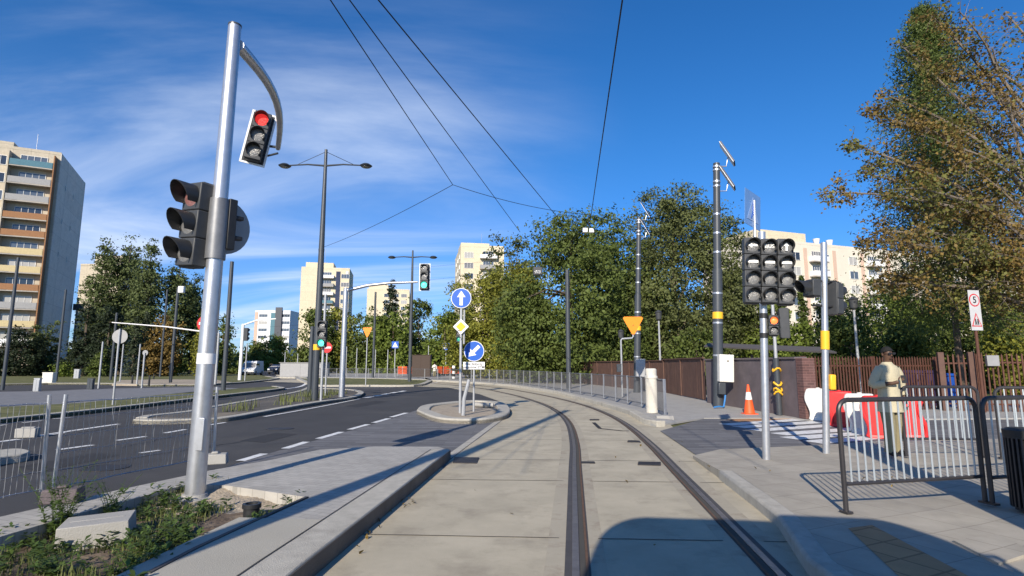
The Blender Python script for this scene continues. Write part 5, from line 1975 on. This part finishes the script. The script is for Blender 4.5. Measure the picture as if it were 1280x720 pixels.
# cream tower
Yc = 185
p0, p1 = at(377, 335, Yc), at(437, 338, Yc + 3)
b = Bld('apartment_block', 'sunlit cream tower block with stair strip, behind the tall lamp mast', (p0.x, Yc), (p1.x, Yc + 3), 15, p0.z, m_cream)
st_ = 2.85
zs = [b.h - 2.4 - st_ * k for k in range(10)]
b.slab('blank_gable', 0.0, 5.3, -.25, -.004, 0, b.h + .45, m_cream)
b.balconies(6.0, 10.6, [z - .9 for z in zs], [m_white, m_bgrey, m_white, m_bglass, m_white, m_bgrey])
b.slab('stairwell', 11.2, 12.6, -.08, -.004, 2, b.h - .8, m_stair)
b.wins([14.2], zs, 2.6, 1.4, 2)
b.wins([3, 6.5, 10], zs, .8, 1.0, 0, 'left')
b.slab('penthouse', 1, 10, 2, 9, b.h + .46, b.h + 2.4, m_cream)
MB().cyl(b.m @ Vector((7, 3, b.h + 1.7)), b.m @ Vector((7, 3, b.h + 7.5)), .05, n=5).build('aerial', m_pole_l, b.t)

Yd = 245
p0, p1 = at(459, 362, Yd), at(512, 362, Yd + 3)
b = Bld('apartment_block', 'small distant cream block behind the cantilever signal pole', (p0.x, Yd), (p1.x, Yd + 3), 26, p0.z, m_cream)
zs = [b.h - 2.4 - 2.85 * k for k in range(9)]
b.wins([8.6, 12.5, 16], zs, 2.4, 1.5, 2)
b.wins([4, 8, 13, 18, 22], zs, .9, 1.0, 0, 'left')
b.slab('penthouse', 0.5, 9, 2, 10, b.h + .46, b.h + 2.6, m_cream)

Ye = 148
p0, p1 = at(576, 308, Ye), at(630, 306, Ye + 2)
b = Bld('apartment_block', 'tall cream block rising left of the dark trees above the arrow sign', (p0.x, Ye), (p1.x, Ye + 2), 21, p0.z, m_cream)
zs = [b.h - 2.3 - 2.85 * k for k in range(9)]
b.wins([2.2], zs, 2.4, 1.5, 2)
b.balconies(5.2, 9.8, [z - .9 for z in zs], [m_white, m_bgrey])
b.wins([3.5, 9.5, 16], zs, 1.6, 1.2, 1, 'left')
b.slab('penthouse', -1.0 + 1.2, 8, 2, 12, b.h + .46, b.h + 1.5, m_cream)
MB().cyl(b.m @ Vector((6, 3, b.h + .4)), b.m @ Vector((6, 3, b.h + 4.5)), .04, n=5).build('aerial', m_pole_l, b.t)

Yf = 330
p0, p1 = at(319, 389, Yf), at(363, 389, Yf)
b = Bld('apartment_block', 'far white modern block with a dark vertical band', (p0.x, Yf), (p1.x, Yf), 20, p0.z, m_modern)
b.slab('dark_band', b.w * .60, b.w * .78, -1.2, -.005, 2, b.h + 2.2, M('dark_cladding', (.06, .065, .08), .5))
b.slab('glass_band', b.w * .46, b.w * .58, -.3, -.005, 2, b.h - 1, m_bglass)
b.slab('brown_edge', 0.1, 1.8, -.2, -.005, 2, b.h - .5, m_pink)
zs = [b.h - 2.6 - 4.2 * k for k in range(6)]
b.wins([b.w * .24], zs, 5.0, 1.7, 2)
b.wins([b.w * .88], zs, 4.6, 1.7, 2)

# long block on the right
p0, p1 = at(940, 292, 100), at(1330, 362, 132)
b = Bld('apartment_block', 'long sunlit pale block of flats behind the right-hand trees', (p0.x, 100), (p1.x, 132), 14, 24.2, M('pale_render', (.66, .6, .5), .9, var=.06, scale=.4))
zs = [b.h - 2.4 - 2.85 * k for k in range(5)]
n = int(b.w / 7.4)
for k in range(n):
    u = 3.2 + k * 7.4
    b.slab('brick_panel', u + 1.45, u + 2.3, -.08, -.004, 2, b.h - .7, m_pink)
b.wins([2.6 + 7.4 * k for k in range(9)], zs, 2.2, 1.5, 1)
b.balconies(5.9 + 7.4, 9.6 + 7.4, [z - .9 for z in zs], [m_white])
b.balconies(5.9 + 7.4 * 3, 9.6 + 7.4 * 3, [z - .9 for z in zs], [m_white])
b.slab('penthouse', 2, 14, 1, 10, b.h + .46, b.h + 2.4, m_cream)
for u in (19, 22.5):
    MB(b.m).lathe([(.5, b.h + .5), (.5, b.h + 1.4), (.7, b.h + 2.2)], c=(u, 3, 0), n=10).build('roof_vent', m_white, b.t)


# ================================================================== PALISADE, GATE, SIGN behind the person
def palisade(p0, p1, h, label, z=.0, sp=.125, posts=2.4, name='palisade_fence'):
    a, b = Vector((*p0, 0)), Vector((*p1, 0))
    w = (b - a).length
    t = T(name, label, 'fence', (*p0, z), math.atan2(b.y - a.y, b.x - a.x))
    m = MB()
    for k in range(int(w / sp)):
        x = (k + .5) * sp
        hh = h * random.uniform(.985, 1.0)
        m.prism([(x - .022, -.012), (x + .022, -.012), (x + .022, .012), (x - .022, .012)], .06, hh - .06)
        m.add([(x - .022, -.012, hh - .06), (x + .022, -.012, hh - .06), (x + .022, .012, hh - .06), (x - .022, .012, hh - .06), (x, 0, hh + .02)], [(0, 1, 4), (1, 2, 4), (2, 3, 4), (3, 0, 4)])
    m.build('pales', m_rustpal, t, smooth=False)
    for zz in (.3, h - .3):
        MB().box((w / 2, .035, zz), (w, .035, .05)).build('cross_rail', m_rustpal, t, smooth=False)
    n = max(1, round(w / posts))
    for k in range(n + 1):
        MB().box((w * k / n, .07, h / 2), (.1, .1, h)).build('post', m_rustpal, t, smooth=False)
    return t


pa = (at(1006, 456, 17.2).x, 17.2)
pb_ = (at(1172, 456, 19.2).x, 19.2)
palisade(pa, pb_, 1.82, 'rusty palisade fence behind the plastic barriers and the walking person')
pc_ = (at(1176, 456, 18.6).x, 18.6)
pd_ = (at(1214, 456, 18.3).x, 18.3)
pe_ = (at(1420, 456, 17.4).x, 17.4)
t = palisade(pc_, pd_, 1.9, 'brown gate leaf between two thick posts left of the speed sign', sp=.14, name='gate')
for q in (0, (Vector(pd_) - Vector(pc_)).length):
    MB().box((q, -.02, .98), (.17, .17, 1.96)).build('gate_post', m_fence, t, bevel=.01)
t = palisade((pd_[0] + .12, pd_[1]), pe_, 1.92, 'brown gate and fence section right of the speed sign carrying a small grey box', sp=.14, name='gate')
MB().box((.45, -.09, 1.68), (.34, .12, .34)).build('grey_box', m_signback, t, bevel=.01)
MB().box((pe_[0] * 0 + 2.4, -.02, .98), (.9, .06, 1.9)).build('gate_panel', m_fence, t)
# speed sign
x, y = pd_[0] - .02, pd_[1] - .35
t = T('speed_sign', 'speed limit 5 sign above a warning triangle plate on a brown post', 'road sign', (x, y, 0))
MB().cyl((0, 0, 0), (0, 0, zat(x, y, 363)), .045).build('post', m_rustpal, t)
k_ = y / F
for py, nm in ((375.5, 'speed_plate'), (400.5, 'warning_plate')):
    zc = zat(x, y, py)
    q = 8.7 * k_
    m = XF((0, 0, zc), R(12))
    hq = 12.6 * k_
    p = MB(m).plate([(-q, -hq), (q, -hq), (q, hq), (-q, hq)], -.062, -.054).build(nm, M('sign_white_dull', (.5, .5, .5), .6, var=.1), t, smooth=False)
    if nm == 'speed_plate':
        MB(m).plate(circ(q * .93), -.066, -.0625).build('red_ring', m_signred, p)
        MB(m).plate(circ(q * .76), -.070, -.0665).build('white_disc', M('sign_white_dull', (.5, .5, .5)), p)
        text_part('5', q * 1.35, m_ink, p, m @ Matrix.Translation((0, -.074, 0)))
    else:
        MB(m).plate([(-q * .9, -q * .9), (q * .9, -q * .9), (0, q * 1.1)], -.066, -.0625).build('triangle', m_signred, p, smooth=False)
        MB(m).plate([(-q * .68, -q * .76), (q * .68, -q * .76), (0, q * .78)], -.070, -.0665).build('inner_triangle', M('sign_white_dull', (.5, .5, .5)), p, smooth=False)
        fg = MB(m)
        for sx in (-.2, .2):
            fg.plate(circ(q * .1, 8, sx * q, q * .12), -.074, -.0705).plate([((sx - .12) * q, -q * .66), ((sx - .02) * q, -q * .66), (sx * q, -q * .35), ((sx + .1) * q, -q * .66), ((sx + .18) * q, -q * .62), ((sx + .1) * q, q * .02), ((sx - .1) * q, q * .02)], -.074, -.0705)
        fg.build('children_symbol', m_ink, p, smooth=False)

# blue container and dark bin behind the palisade
def wheelie(px, pyt, Y, w, mat, label):
    p = at(px, pyt, Y)
    t = T('waste_container', label, 'waste container', (p.x, Y, 0), .2)
    MB().box((0, 0, p.z * .47), (w, w * .9, p.z * .86), taper=1.12).build('container_body', mat, t, bevel=.03)
    MB().box((0, 0, p.z * .95), (w * 1.2, w * 1.1, .1), taper=.85).build('lid', mat, t, bevel=.03)
    for s in (-1, 1):
        MB().cyl((s * w * .35, -w * .3, .08), (s * w * .45, -w * .3, .08), .08).build('wheel', m_black, t)


wheelie(1170, 466, 20.6, .75, M('blue_plastic', (.01, .07, .35), .5), 'bright blue waste container behind the palisade next to the gate post')
wheelie(1146, 462, 20.6, .85, M('violet_plastic', (.045, .03, .085), .5), 'dark violet waste container behind the palisade right of the person')


def park_lamp(px, pyt, Y, label):
    p = at(px, pyt, Y)
    t = T('park_lamp', label, 'street lamp', (p.x, Y, .1), 0, 'small park lamp posts')
    MB().tube([(0, 0, 0), (0, 0, p.z - .7)], [.07, .05], n=10).build('post', m_pole_l, t)
    MB().lathe([(.06, p.z - .72), (.16, p.z - .62), (.19, p.z - .25), (.22, p.z - .22), (.05, p.z - .08)], n=14).build('lantern', m_dkgrey, t)


park_lamp(1066, 371, 26, 'small park lamp standing behind the palisade right of the plain post')
park_lamp(823, 388, 33, 'small park lamp behind the brown board fence, right of the farther solar mast')
park_lamp(776, 412, 36, 'small park lamp partly behind the cranked sign pipe')

# ================================================================== PERSON
m_skin = M('skin_dark', (.11, .06, .038), .5, var=.08, scale=20)
m_tunic = M('cream_cotton', (.47, .42, .29), .9, var=.08, scale=12, bump=.7, bscale=14)
m_trous = M('olive_cloth', (.24, .21, .125), .9, var=.1, scale=12, bump=.3, bscale=25)


def skinned(name, chains, mat, parent, sub=2):
    """chains: list of (points, radii, parent index or None); one mesh, one Skin modifier"""
    me = bpy.data.meshes.new(name)
    vs, es, rad, roots = [], [], [], []
    names = {}
    for ch in chains:
        prev = names.get(ch.get('from'))
        for i, (k, p, r) in enumerate(ch['pts']):
            vs.append(p)
            rad.append(r if isinstance(r, tuple) else (r, r))
            if prev is not None:
                es.append((prev, len(vs) - 1))
            else:
                roots.append(len(vs) - 1)
            prev = len(vs) - 1
            if k:
                names[k] = prev
    me.from_pydata(vs, es, [])
    o = bpy.data.objects.new(name, me)
    COL.objects.link(o)
    o.modifiers.new('skin', 'SKIN').use_smooth_shade = True
    if not me.skin_vertices:
        me.attributes.new  # layer is made by the modifier's edit step
        import bmesh
        bm = bmesh.new()
        bm.from_mesh(me)
        bm.verts.layers.skin.verify()
        bm.to_mesh(me)
        bm.free()
    for i, sv in enumerate(me.skin_vertices[0].data):
        sv.radius = rad[i]
        sv.use_root = i in roots
    s = o.modifiers.new('sub', 'SUBSURF')
    s.levels = s.render_levels = sub
    me.materials.append(mat)
    # bake to a plain mesh so that copies are cheap
    bpy.context.view_layer.update()
    m2 = bpy.data.meshes.new_from_object(o.evaluated_get(bpy.context.evaluated_depsgraph_get()))
    m2.materials.clear()
    m2.materials.append(mat)
    m2.polygons.foreach_set('use_smooth', [True] * len(m2.polygons))
    o.modifiers.clear()
    o.data = m2
    if parent:
        o.parent = parent
    return o


def fingers(px, base, fwd, side, curl, tag_):
    """five short chains rooted in the palm"""
    out = []
    fwd, side, curl = Vector(fwd).normalized(), Vector(side).normalized(), Vector(curl).normalized()
    b = Vector(base)
    for k, (o, l) in enumerate(((-.03, .062), (-.01, .075), (.01, .07), (.028, .055))):
        r0 = b + side * o + fwd * .02
        p1 = r0 + fwd * l * .5 + curl * .008
        p2 = p1 + fwd * l * .28 + curl * l * .3
        p3 = p2 + fwd * l * .05 + curl * l * .35
        out.append({'pts': [(None, r0, .010), (None, p1, .0095), (None, p2, .009), (None, p3, .0075)]})
    r0 = b - side * .03 - fwd * .02
    p1 = r0 - side * .028 + fwd * .025 + curl * .01
    p2 = p1 + fwd * .03 + curl * .022
    out.append({'pts': [(None, r0, .013), (None, p1, .0115), (None, p2, .009)]})
    return out


x, y = g(1119, 569, Zr)
t = T('person', 'person in a long cream tunic and olive trousers, wearing sunglasses and holding a phone', 'person', (x, y, Zr), R(8))
chains = [
    {'pts': [('pel', (0, 0, .93), (.13, .1)), ('sp', (0, .01, 1.1), (.12, .09)), ('ch', (0, 0, 1.27), (.145, .1)), ('nb', (0, .01, 1.42), (.065, .06)), ('nk', (0, 0, 1.48), (.05, .052)),
              ('h1', (.003, -.018, 1.545), (.06, .07)), ('h2', (.005, -.022, 1.61), (.072, .088)), ('h3', (.005, -.01, 1.675), (.06, .075)), ('h4', (.005, 0, 1.71), (.025, .03))]},
    {'from': 'ch', 'pts': [('sr', (-.165, .005, 1.37), .058), ('er', (-.245, .03, 1.11), .043), ('wr', (-.085, -.19, 1.14), .028), ('pr', (-.03, -.245, 1.165), (.036, .022))]},
    {'from': 'ch', 'pts': [('sl', (.165, .005, 1.37), .058), ('el', (.235, .035, 1.11), .043), ('wl', (.235, -.04, .87), .028), ('pl', (.23, -.055, .80), (.022, .036))]},
    {'from': 'pel', 'pts': [('hr', (-.09, 0, .86), .085), ('kr', (-.1, -.05, .5), .058), ('ar', (-.1, -.03, .1), .04), ('tr', (-.115, -.15, .045), (.038, .03))]},
    {'from': 'pel', 'pts': [('hl', (.09, 0, .86), .085), ('kl', (.1, -.01, .5), .058), ('al', (.1, .08, .1), .04), ('tl', (.12, -.04, .045), (.038, .03))]},
]
chains += fingers('r', (-.02, -.255, 1.17), (.75, -.55, .25), (.2, .1, -1), (-.1, .8, .2), 'r')
chains += fingers('l', (.23, -.06, .785), (0, -.15, -1), (0, 1, -.1), (-1, 0, 0), 'l')
body = skinned('body', chains, m_skin, t)
MB().add([(.005, -.128, 1.575), (-.012, -.098, 1.57), (.022, -.098, 1.57), (.005, -.1, 1.62)], [(0, 2, 1), (0, 3, 2), (0, 1, 3), (1, 2, 3)]).build('nose', m_skin, body)
for s in (-1, 1):
    MB(XF((.005 + s * .076, -.005, 1.6), 0)).lathe([(.0, -.03), (.014, -.02), (.018, .01), (.0, .034)], n=8).build('ear', m_skin, body)
MB().tube([(-.028, -.1, 1.535), (.005, -.108, 1.533), (.038, -.1, 1.535)], .006, n=6).build('mouth', M('lip_brown', (.08, .035, .03), .5), body)
sg = MB()
for s in (-1, 1):
    sg.plate([(.005 + s * .036 + .03 * math.cos(a), 1.612 + .02 * math.sin(a)) for a in [i * .52 for i in range(12)]], -.118, -.110)
sg.box((.005, -.114, 1.62), (.02, .006, .006)).tube([(-.066, -.11, 1.618), (-.078, -.01, 1.615)], .004, n=5).tube([(.076, -.11, 1.618), (.086, -.01, 1.615)], .004, n=5)
sg.build('sunglasses', m_ink, t)
hr = []
hm = MB()
vs, fs = [], []
for i in range(7):
    a = math.pi / 2 * i / 6
    for k in range(18):
        q = 2 * math.pi * k / 18
        front = max(0, -math.sin(q))
        z = 1.625 + .105 * math.sin(a) + (.035 * front if i == 0 else 0)
        vs.append((.005 + .083 * math.cos(a) * math.cos(q), -.012 + .098 * math.cos(a) * math.sin(q), z))
for i in range(6):
    for k in range(18):
        fs.append((i * 18 + k, i * 18 + (k + 1) % 18, (i + 1) * 18 + (k + 1) % 18, (i + 1) * 18 + k))
hm.add(vs, fs).build('hair', M('black_hair', (.012, .011, .01), .8, bump=.6, bscale=120), t)


def loft(mb, rings, n=22, wr=0.0, seed=0):
    vs, fs = [], []
    for i, (cx_, cy_, z, rx, ry) in enumerate(rings):
        for k in range(n):
            q = 2 * math.pi * k / n
            w_ = 1 + wr * math.sin(q * 5 + seed + z * 3) * (1 if i < len(rings) - 3 else .2)
            vs.append((cx_ + rx * w_ * math.cos(q), cy_ + ry * w_ * math.sin(q), z))
    for i in range(len(rings) - 1):
        for k in range(n):
            k2 = (k + 1) % n
            fs.append((i * n + k, i * n + k2, (i + 1) * n + k2, (i + 1) * n + k))
    return mb.add(vs, fs)


tm = MB()
loft(tm, [(0, 0, .68, .205, .15), (0, 0, .8, .2, .145), (0, 0, .95, .18, .135), (0, 0, 1.1, .172, .13), (0, 0, 1.25, .18, .13), (0, .003, 1.34, .18, .122), (0, .006, 1.4, .165, .105), (0, .006, 1.44, .1, .08), (0, 0, 1.475, .066, .066)], 28, .035)
tm.tube(smooth_line([(-.13, .005, 1.375), (-.2, .012, 1.27), (-.255, .03, 1.11), (-.2, -.05, 1.12), (-.15, -.11, 1.13)], 4), [.072] * 9 + [.06] * 8, n=14, cap=False)
tm.tube(smooth_line([(.13, .005, 1.375), (.2, .012, 1.27), (.245, .035, 1.11), (.243, .0, .98), (.24, -.02, .93)], 4), [.072] * 9 + [.06] * 8, n=14, cap=False)
tm.build('tunic', m_tunic, t, ang=80)
tr_ = MB()
for s, K, A_ in ((-1, (-.1, -.05, .5), (-.1, -.03, .1)), (1, (.1, -.01, .5), (.1, .08, .1))):
    loft(tr_, [(A_[0], A_[1], .055, .088, .095), (A_[0], A_[1], .15, .078, .085), (K[0], K[1], .48, .088, .092), (s * .09, 0, .78, .098, .105), (s * .07, 0, .9, .105, .115)], 16, .05, s)
tr_.build('trousers', m_trous, t, ang=80)
for s, A_, T_ in ((-1, (-.1, -.03), (-.118, -.17)), (1, (.1, .08), (.122, -.06))):
    MB().tube([(A_[0], A_[1] + .05, .05), (A_[0], A_[1], .055), ((A_[0] + T_[0]) / 2, (A_[1] + T_[1]) / 2, .045), (T_[0], T_[1], .03)], [.035, .05, .048, .028], n=12).build('shoe', m_ink, t)
ph = MB(XF((0, 0, 0), R(-25), R(0)) @ Matrix.Rotation(R(-35), 4, 'X')).box((0, 0, 0), (.072, .009, .145)).build('phone', m_ink, bevel=.003)
ph.location = Vector((x, y, Zr)) + Matrix.Rotation(R(8), 3, 'Z') @ Vector((.03, -.275, 1.205))
tag(ph, 'dark phone held in the hand of the person in the cream tunic', 'phone')
person = t
# small far pedestrians
def far_person(px, pyb, shirt, label):
    x, y = g(px, pyb, .12)
    c = dup(person, (x, y, .12), R(20), label)
    for ch in c.children:
        if ch.name.startswith('tunic'):
            ch.data = ch.data.copy()
            ch.data.materials[0] = shirt
    return c


far_person(543, 471, m_whitepl, 'far small pedestrian in a pale shirt near the low trees beyond the road')
far_person(534, 470.6, m_yel, 'far small pedestrian in a yellow vest beside the brown kiosk')
far_person(213, 470.5, m_dkgrey, 'far small pedestrian in dark clothes under the autumn trees on the left')

# ================================================================== SMALL FAR THINGS
def van(px, pyb, label, mat, L_=4.8, hgt=2.1, rz=0.0, w=1.9):
    x, y = g(px, pyb)
    t = T('parked_van', label, 'van', (x, y, 0), rz)
    # nose towards -y
    prof = [(-L_ / 2, .35), (-L_ / 2, .95), (-L_ / 2 + .75, 1.15), (-L_ / 2 + 1.4, hgt - .12), (-L_ / 2 + 1.7, hgt), (L_ / 2 - .05, hgt), (L_ / 2, .4)]
    n = len(prof)
    vs = [(-w / 2 * (1 if z < 1.2 else .9), a, z) for a, z in prof] + [(w / 2 * (1 if z < 1.2 else .9), a, z) for a, z in prof]
    fs = [tuple(range(n)), tuple(reversed(range(n, 2 * n)))] + [(i, i + n, (i + 1) % n + n, (i + 1) % n) for i in range(n)]
    MB().add(vs, fs).build('body', mat, t, bevel=.05)
    a, b = Vector((0, -L_ / 2 + .75, 1.15)), Vector((0, -L_ / 2 + 1.4, hgt - .12))
    nrm = Vector((0, -(b - a).z, (b - a).y)).normalized() * .03
    p = [a + nrm + Vector((-w * .44, .02, .04)), a + nrm + Vector((w * .44, .02, .04)), b + nrm + Vector((w * .4, 0, -.06)), b + nrm + Vector((-w * .4, 0, -.06))]
    MB().add([tuple(q) for q in p] + [tuple(q - nrm * .5) for q in p], [(0, 1, 2, 3), (4, 7, 6, 5), (0, 4, 5, 1), (1, 5, 6, 2), (2, 6, 7, 3), (3, 7, 4, 0)]).build('windscreen', m_glassw, t)
    for s in (-1, 1):
        MB().box((s * w * .36, -L_ / 2 - .01, .8), (.36, .06, .22)).build('headlight', m_frame, t, bevel=.02)
        MB().box((s * w * .475, .1 - L_ / 6, 1.5), (.03, L_ * .32, .45)).build('side_window', m_glassw, t)
        for q in (-L_ * .31, L_ * .31):
            wl = MB().cyl((s * (w / 2 - .2), q, .34), (s * (w / 2 + .02), q, .34), .34, n=18).build('wheel', m_black, t)
            MB().cyl((s * (w / 2 + .02), q, .34), (s * (w / 2 + .035), q, .34), .2, n=14).build('rim', m_galv, wl)
    MB().box((0, -L_ / 2 - .03, .45), (w * .96, .12, .25)).build('bumper', m_dkgrey, t, bevel=.03)


van(315, 469.5, 'small white van coming towards us on the far left carriageway', m_white, rz=.15)
van(347, 467.5, 'dark blue car-like van parked far off beside the round green tree', M('dark_blue_paint', (.02, .03, .06), .3), hgt=1.6, L_=4.2)
for px, pyb, w_, h_, mt, lb in ((61, 478.5, .85, .8, m_whitepl, 'white plastic container on the left lawn edge beside the grey mast'), (46, 489, .33, .68, m_pole_l, 'grey utility cabinet on the kerb between road and path at the left'),
                                (113, 486.5, .34, .6, m_pole, 'dark utility cabinet left of the pale bare post'), (96, 473, .55, .95, m_pole_l, 'pale cabinet under the shaded trees on the lawn'),
                                (381, 470.8, 5.2, 1.7, m_signback, 'long grey site container across the road behind the masts'), (527, 471.2, 2.2, 2.6, M('kiosk_brown', (.06, .04, .03), .7), 'dark brown kiosk-like box by the far crossing')):
    x, y = g(px, pyb, .1)
    t = T('utility_cabinet' if w_ < 3 else 'site_container', lb, 'cabinet', (x, y, .08), 0)
    MB().box((0, 0, h_ / 2), (w_, w_ * .5, h_)).build('cabinet_body', mt, t, bevel=.02)
    MB().box((0, 0, h_ + .03), (w_ * 1.04, w_ * .54, .06)).build('cabinet_top', mt, t)
    for s in (-1, 1):
        MB().box((s * w_ * .24, -w_ * .25 - .01, h_ * .5), (w_ * .44, .02, h_ * .86)).build('door', mt, t)
# striped bollard and orange netting by the far pedestrians
x, y = g(567, 474, .1)
t = T('striped_bollard', 'black and white striped bollard post left of the tall arrow sign', 'bollard', (x, y, .1))
zt = zat(x, y, 457) - .1
for k in range(5):
    MB().cyl((0, 0, zt * k / 5), (0, 0, zt * (k + 1) / 5 - .004), .16, n=12).build('band', m_ink if k % 2 else m_white, t)
for p0, p1, lb in (((497, 470.6), (521, 470.6), 'low orange safety netting left of the far lamp mast'), ((546, 470.2), (578, 469.8), 'low orange safety netting behind the striped bollard')):
    A_, B_ = Vector((*g(*p0, .1), .1)), Vector((*g(*p1, .1), .1))
    t = T('safety_netting', lb, 'safety netting', A_)
    d = B_ - A_
    for k in range(5):
        q = d * k / 4
        MB().cyl(q, q + Vector((0, 0, 1.3)), .03, n=6).build('stake', m_pole_l, t)
    m = MB()
    for k in range(8):
        m.box((d.x / 2, d.y / 2, .35 + k * .12), (d.length, .02, .07), rz=math.atan2(d.y, d.x))
    m.build('netting', m_orangepl, t)

# ================================================================== OUR TRAM (behind the viewpoint, it throws the shadow in front)
th = math.atan(.12)
t = T('tram', 'tram standing behind the viewpoint, its rounded front throwing the shadow on the slab', 'tram', (.62, 0, .02), -th)
sec = []
wT, zT = 1.46, 3.3
for k in range(9):
    a = R(90) * k / 8
    sec.append((wT - .42 + .42 * math.cos(a), zT - .42 + .42 * math.sin(a)))
sec = [(wT * .97, .28)] + sec
sec = sec + [(-x_, z_) for x_, z_ in reversed(sec)]
vs, fs = [], []
n = len(sec)
for yy, k in ((-.30, .90), (-.42, .96), (-.75, 1.0), (-14, 1.0)):
    vs += [(x_ * k, yy, z_ * (1 if z_ < 1 else (1 - (1 - k) * .35))) for x_, z_ in sec]
for i in range(3):
    fs += [(i * n + k, i * n + (k + 1) % n, (i + 1) * n + (k + 1) % n, (i + 1) * n + k) for k in range(n)]
fs += [tuple(reversed(range(n))), tuple(range(3 * n, 4 * n))]
MB().add(vs, fs).build('body', M('tram_yellow_red', (.55, .38, .03), .35), t, ang=50)
MB().plate([(-1.0, 1.2), (1.0, 1.2), (.92, 2.9), (-.92, 2.9)], -.296, -.285).build('windscreen', m_glassw, t).location = (0, 0, 0)
for k in range(5):
    for s in (-1, 1):
        MB().box((s * (wT + .004), -2.2 - k * 2.3, 1.9), (.02, 1.7, 1.1)).build('side_window', m_glassw, t)
for s in (-1, 1):
    MB().lathe([(.1, 0), (.1, .02), (.02, .03)], n=14).build('headlight', m_frame, t).matrix_local = Matrix.Translation((s * .8, -.30, .75)) @ Matrix.Rotation(R(-90), 4, 'X')
MB().tube([(1.3, -.5, 2.75), (1.6, -.42, 2.72), (1.62, -.42, 2.3)], .03, n=6).box((1.63, -.42, 2.2), (.18, .1, .34)).build('mirror', m_black, t)
# masts out of view whose shadows lie across the scene
x, y = -3.95, -.6
t = T('lamp_mast', 'grey mast beside the platform behind the viewpoint, casting the long thin shadow over the track', 'mast', (x, y, .1))
MB().tube([(0, 0, 0), (0, 0, 10.4)], [.17, .11], n=14).build('pole', m_pole, t)
MB().lathe([(.3, 0), (.3, .03), (.19, .05)], n=14).build('base_plate', m_pole, t)
t = T('unseen_post', 'unseen stout post added right of the tram front to cast the broad shadow strip', 'post', (4.15, 3.2, Zr))  # post added out of view to throw the strip of shadow
MB().tube([(0, 0, 0), (0, 0, 4.4)], [.17, .16], n=16).build('pole', m_pole, t)
MB().lathe([(.17, 4.4), (.19, 4.42), (.19, 4.5), (.05, 4.55)], n=16).build('pole_cap', m_pole, t)

# leaf litter: a few fallen leaves on slab and kerb foot
lf = []
r_ = np.random.default_rng(9)
for px, py, n_, s_ in ((505, 633, 7, .12), (478, 650, 3, .2), (514, 628, 3, .1), (470, 668, 4, .2), (430, 690, 4, .25), (1120, 612, 6, .25), (1135, 625, 5, .3), (900, 600, 4, .3), (640, 620, 5, .8), (850, 560, 5, .8)):
    X_, Y_ = g(px, py)
    z_ = .02 if px < 870 else Zr + .012
    lf.append(np.array([X_, Y_, z_])[None] + r_.normal(size=(n_, 3)) * np.array([s_, s_, .001]))
struct(leaf_mesh('fallen_leaves', np.concatenate(lf), .05, l_brown, None, up=3, seed=5), 'stuff')
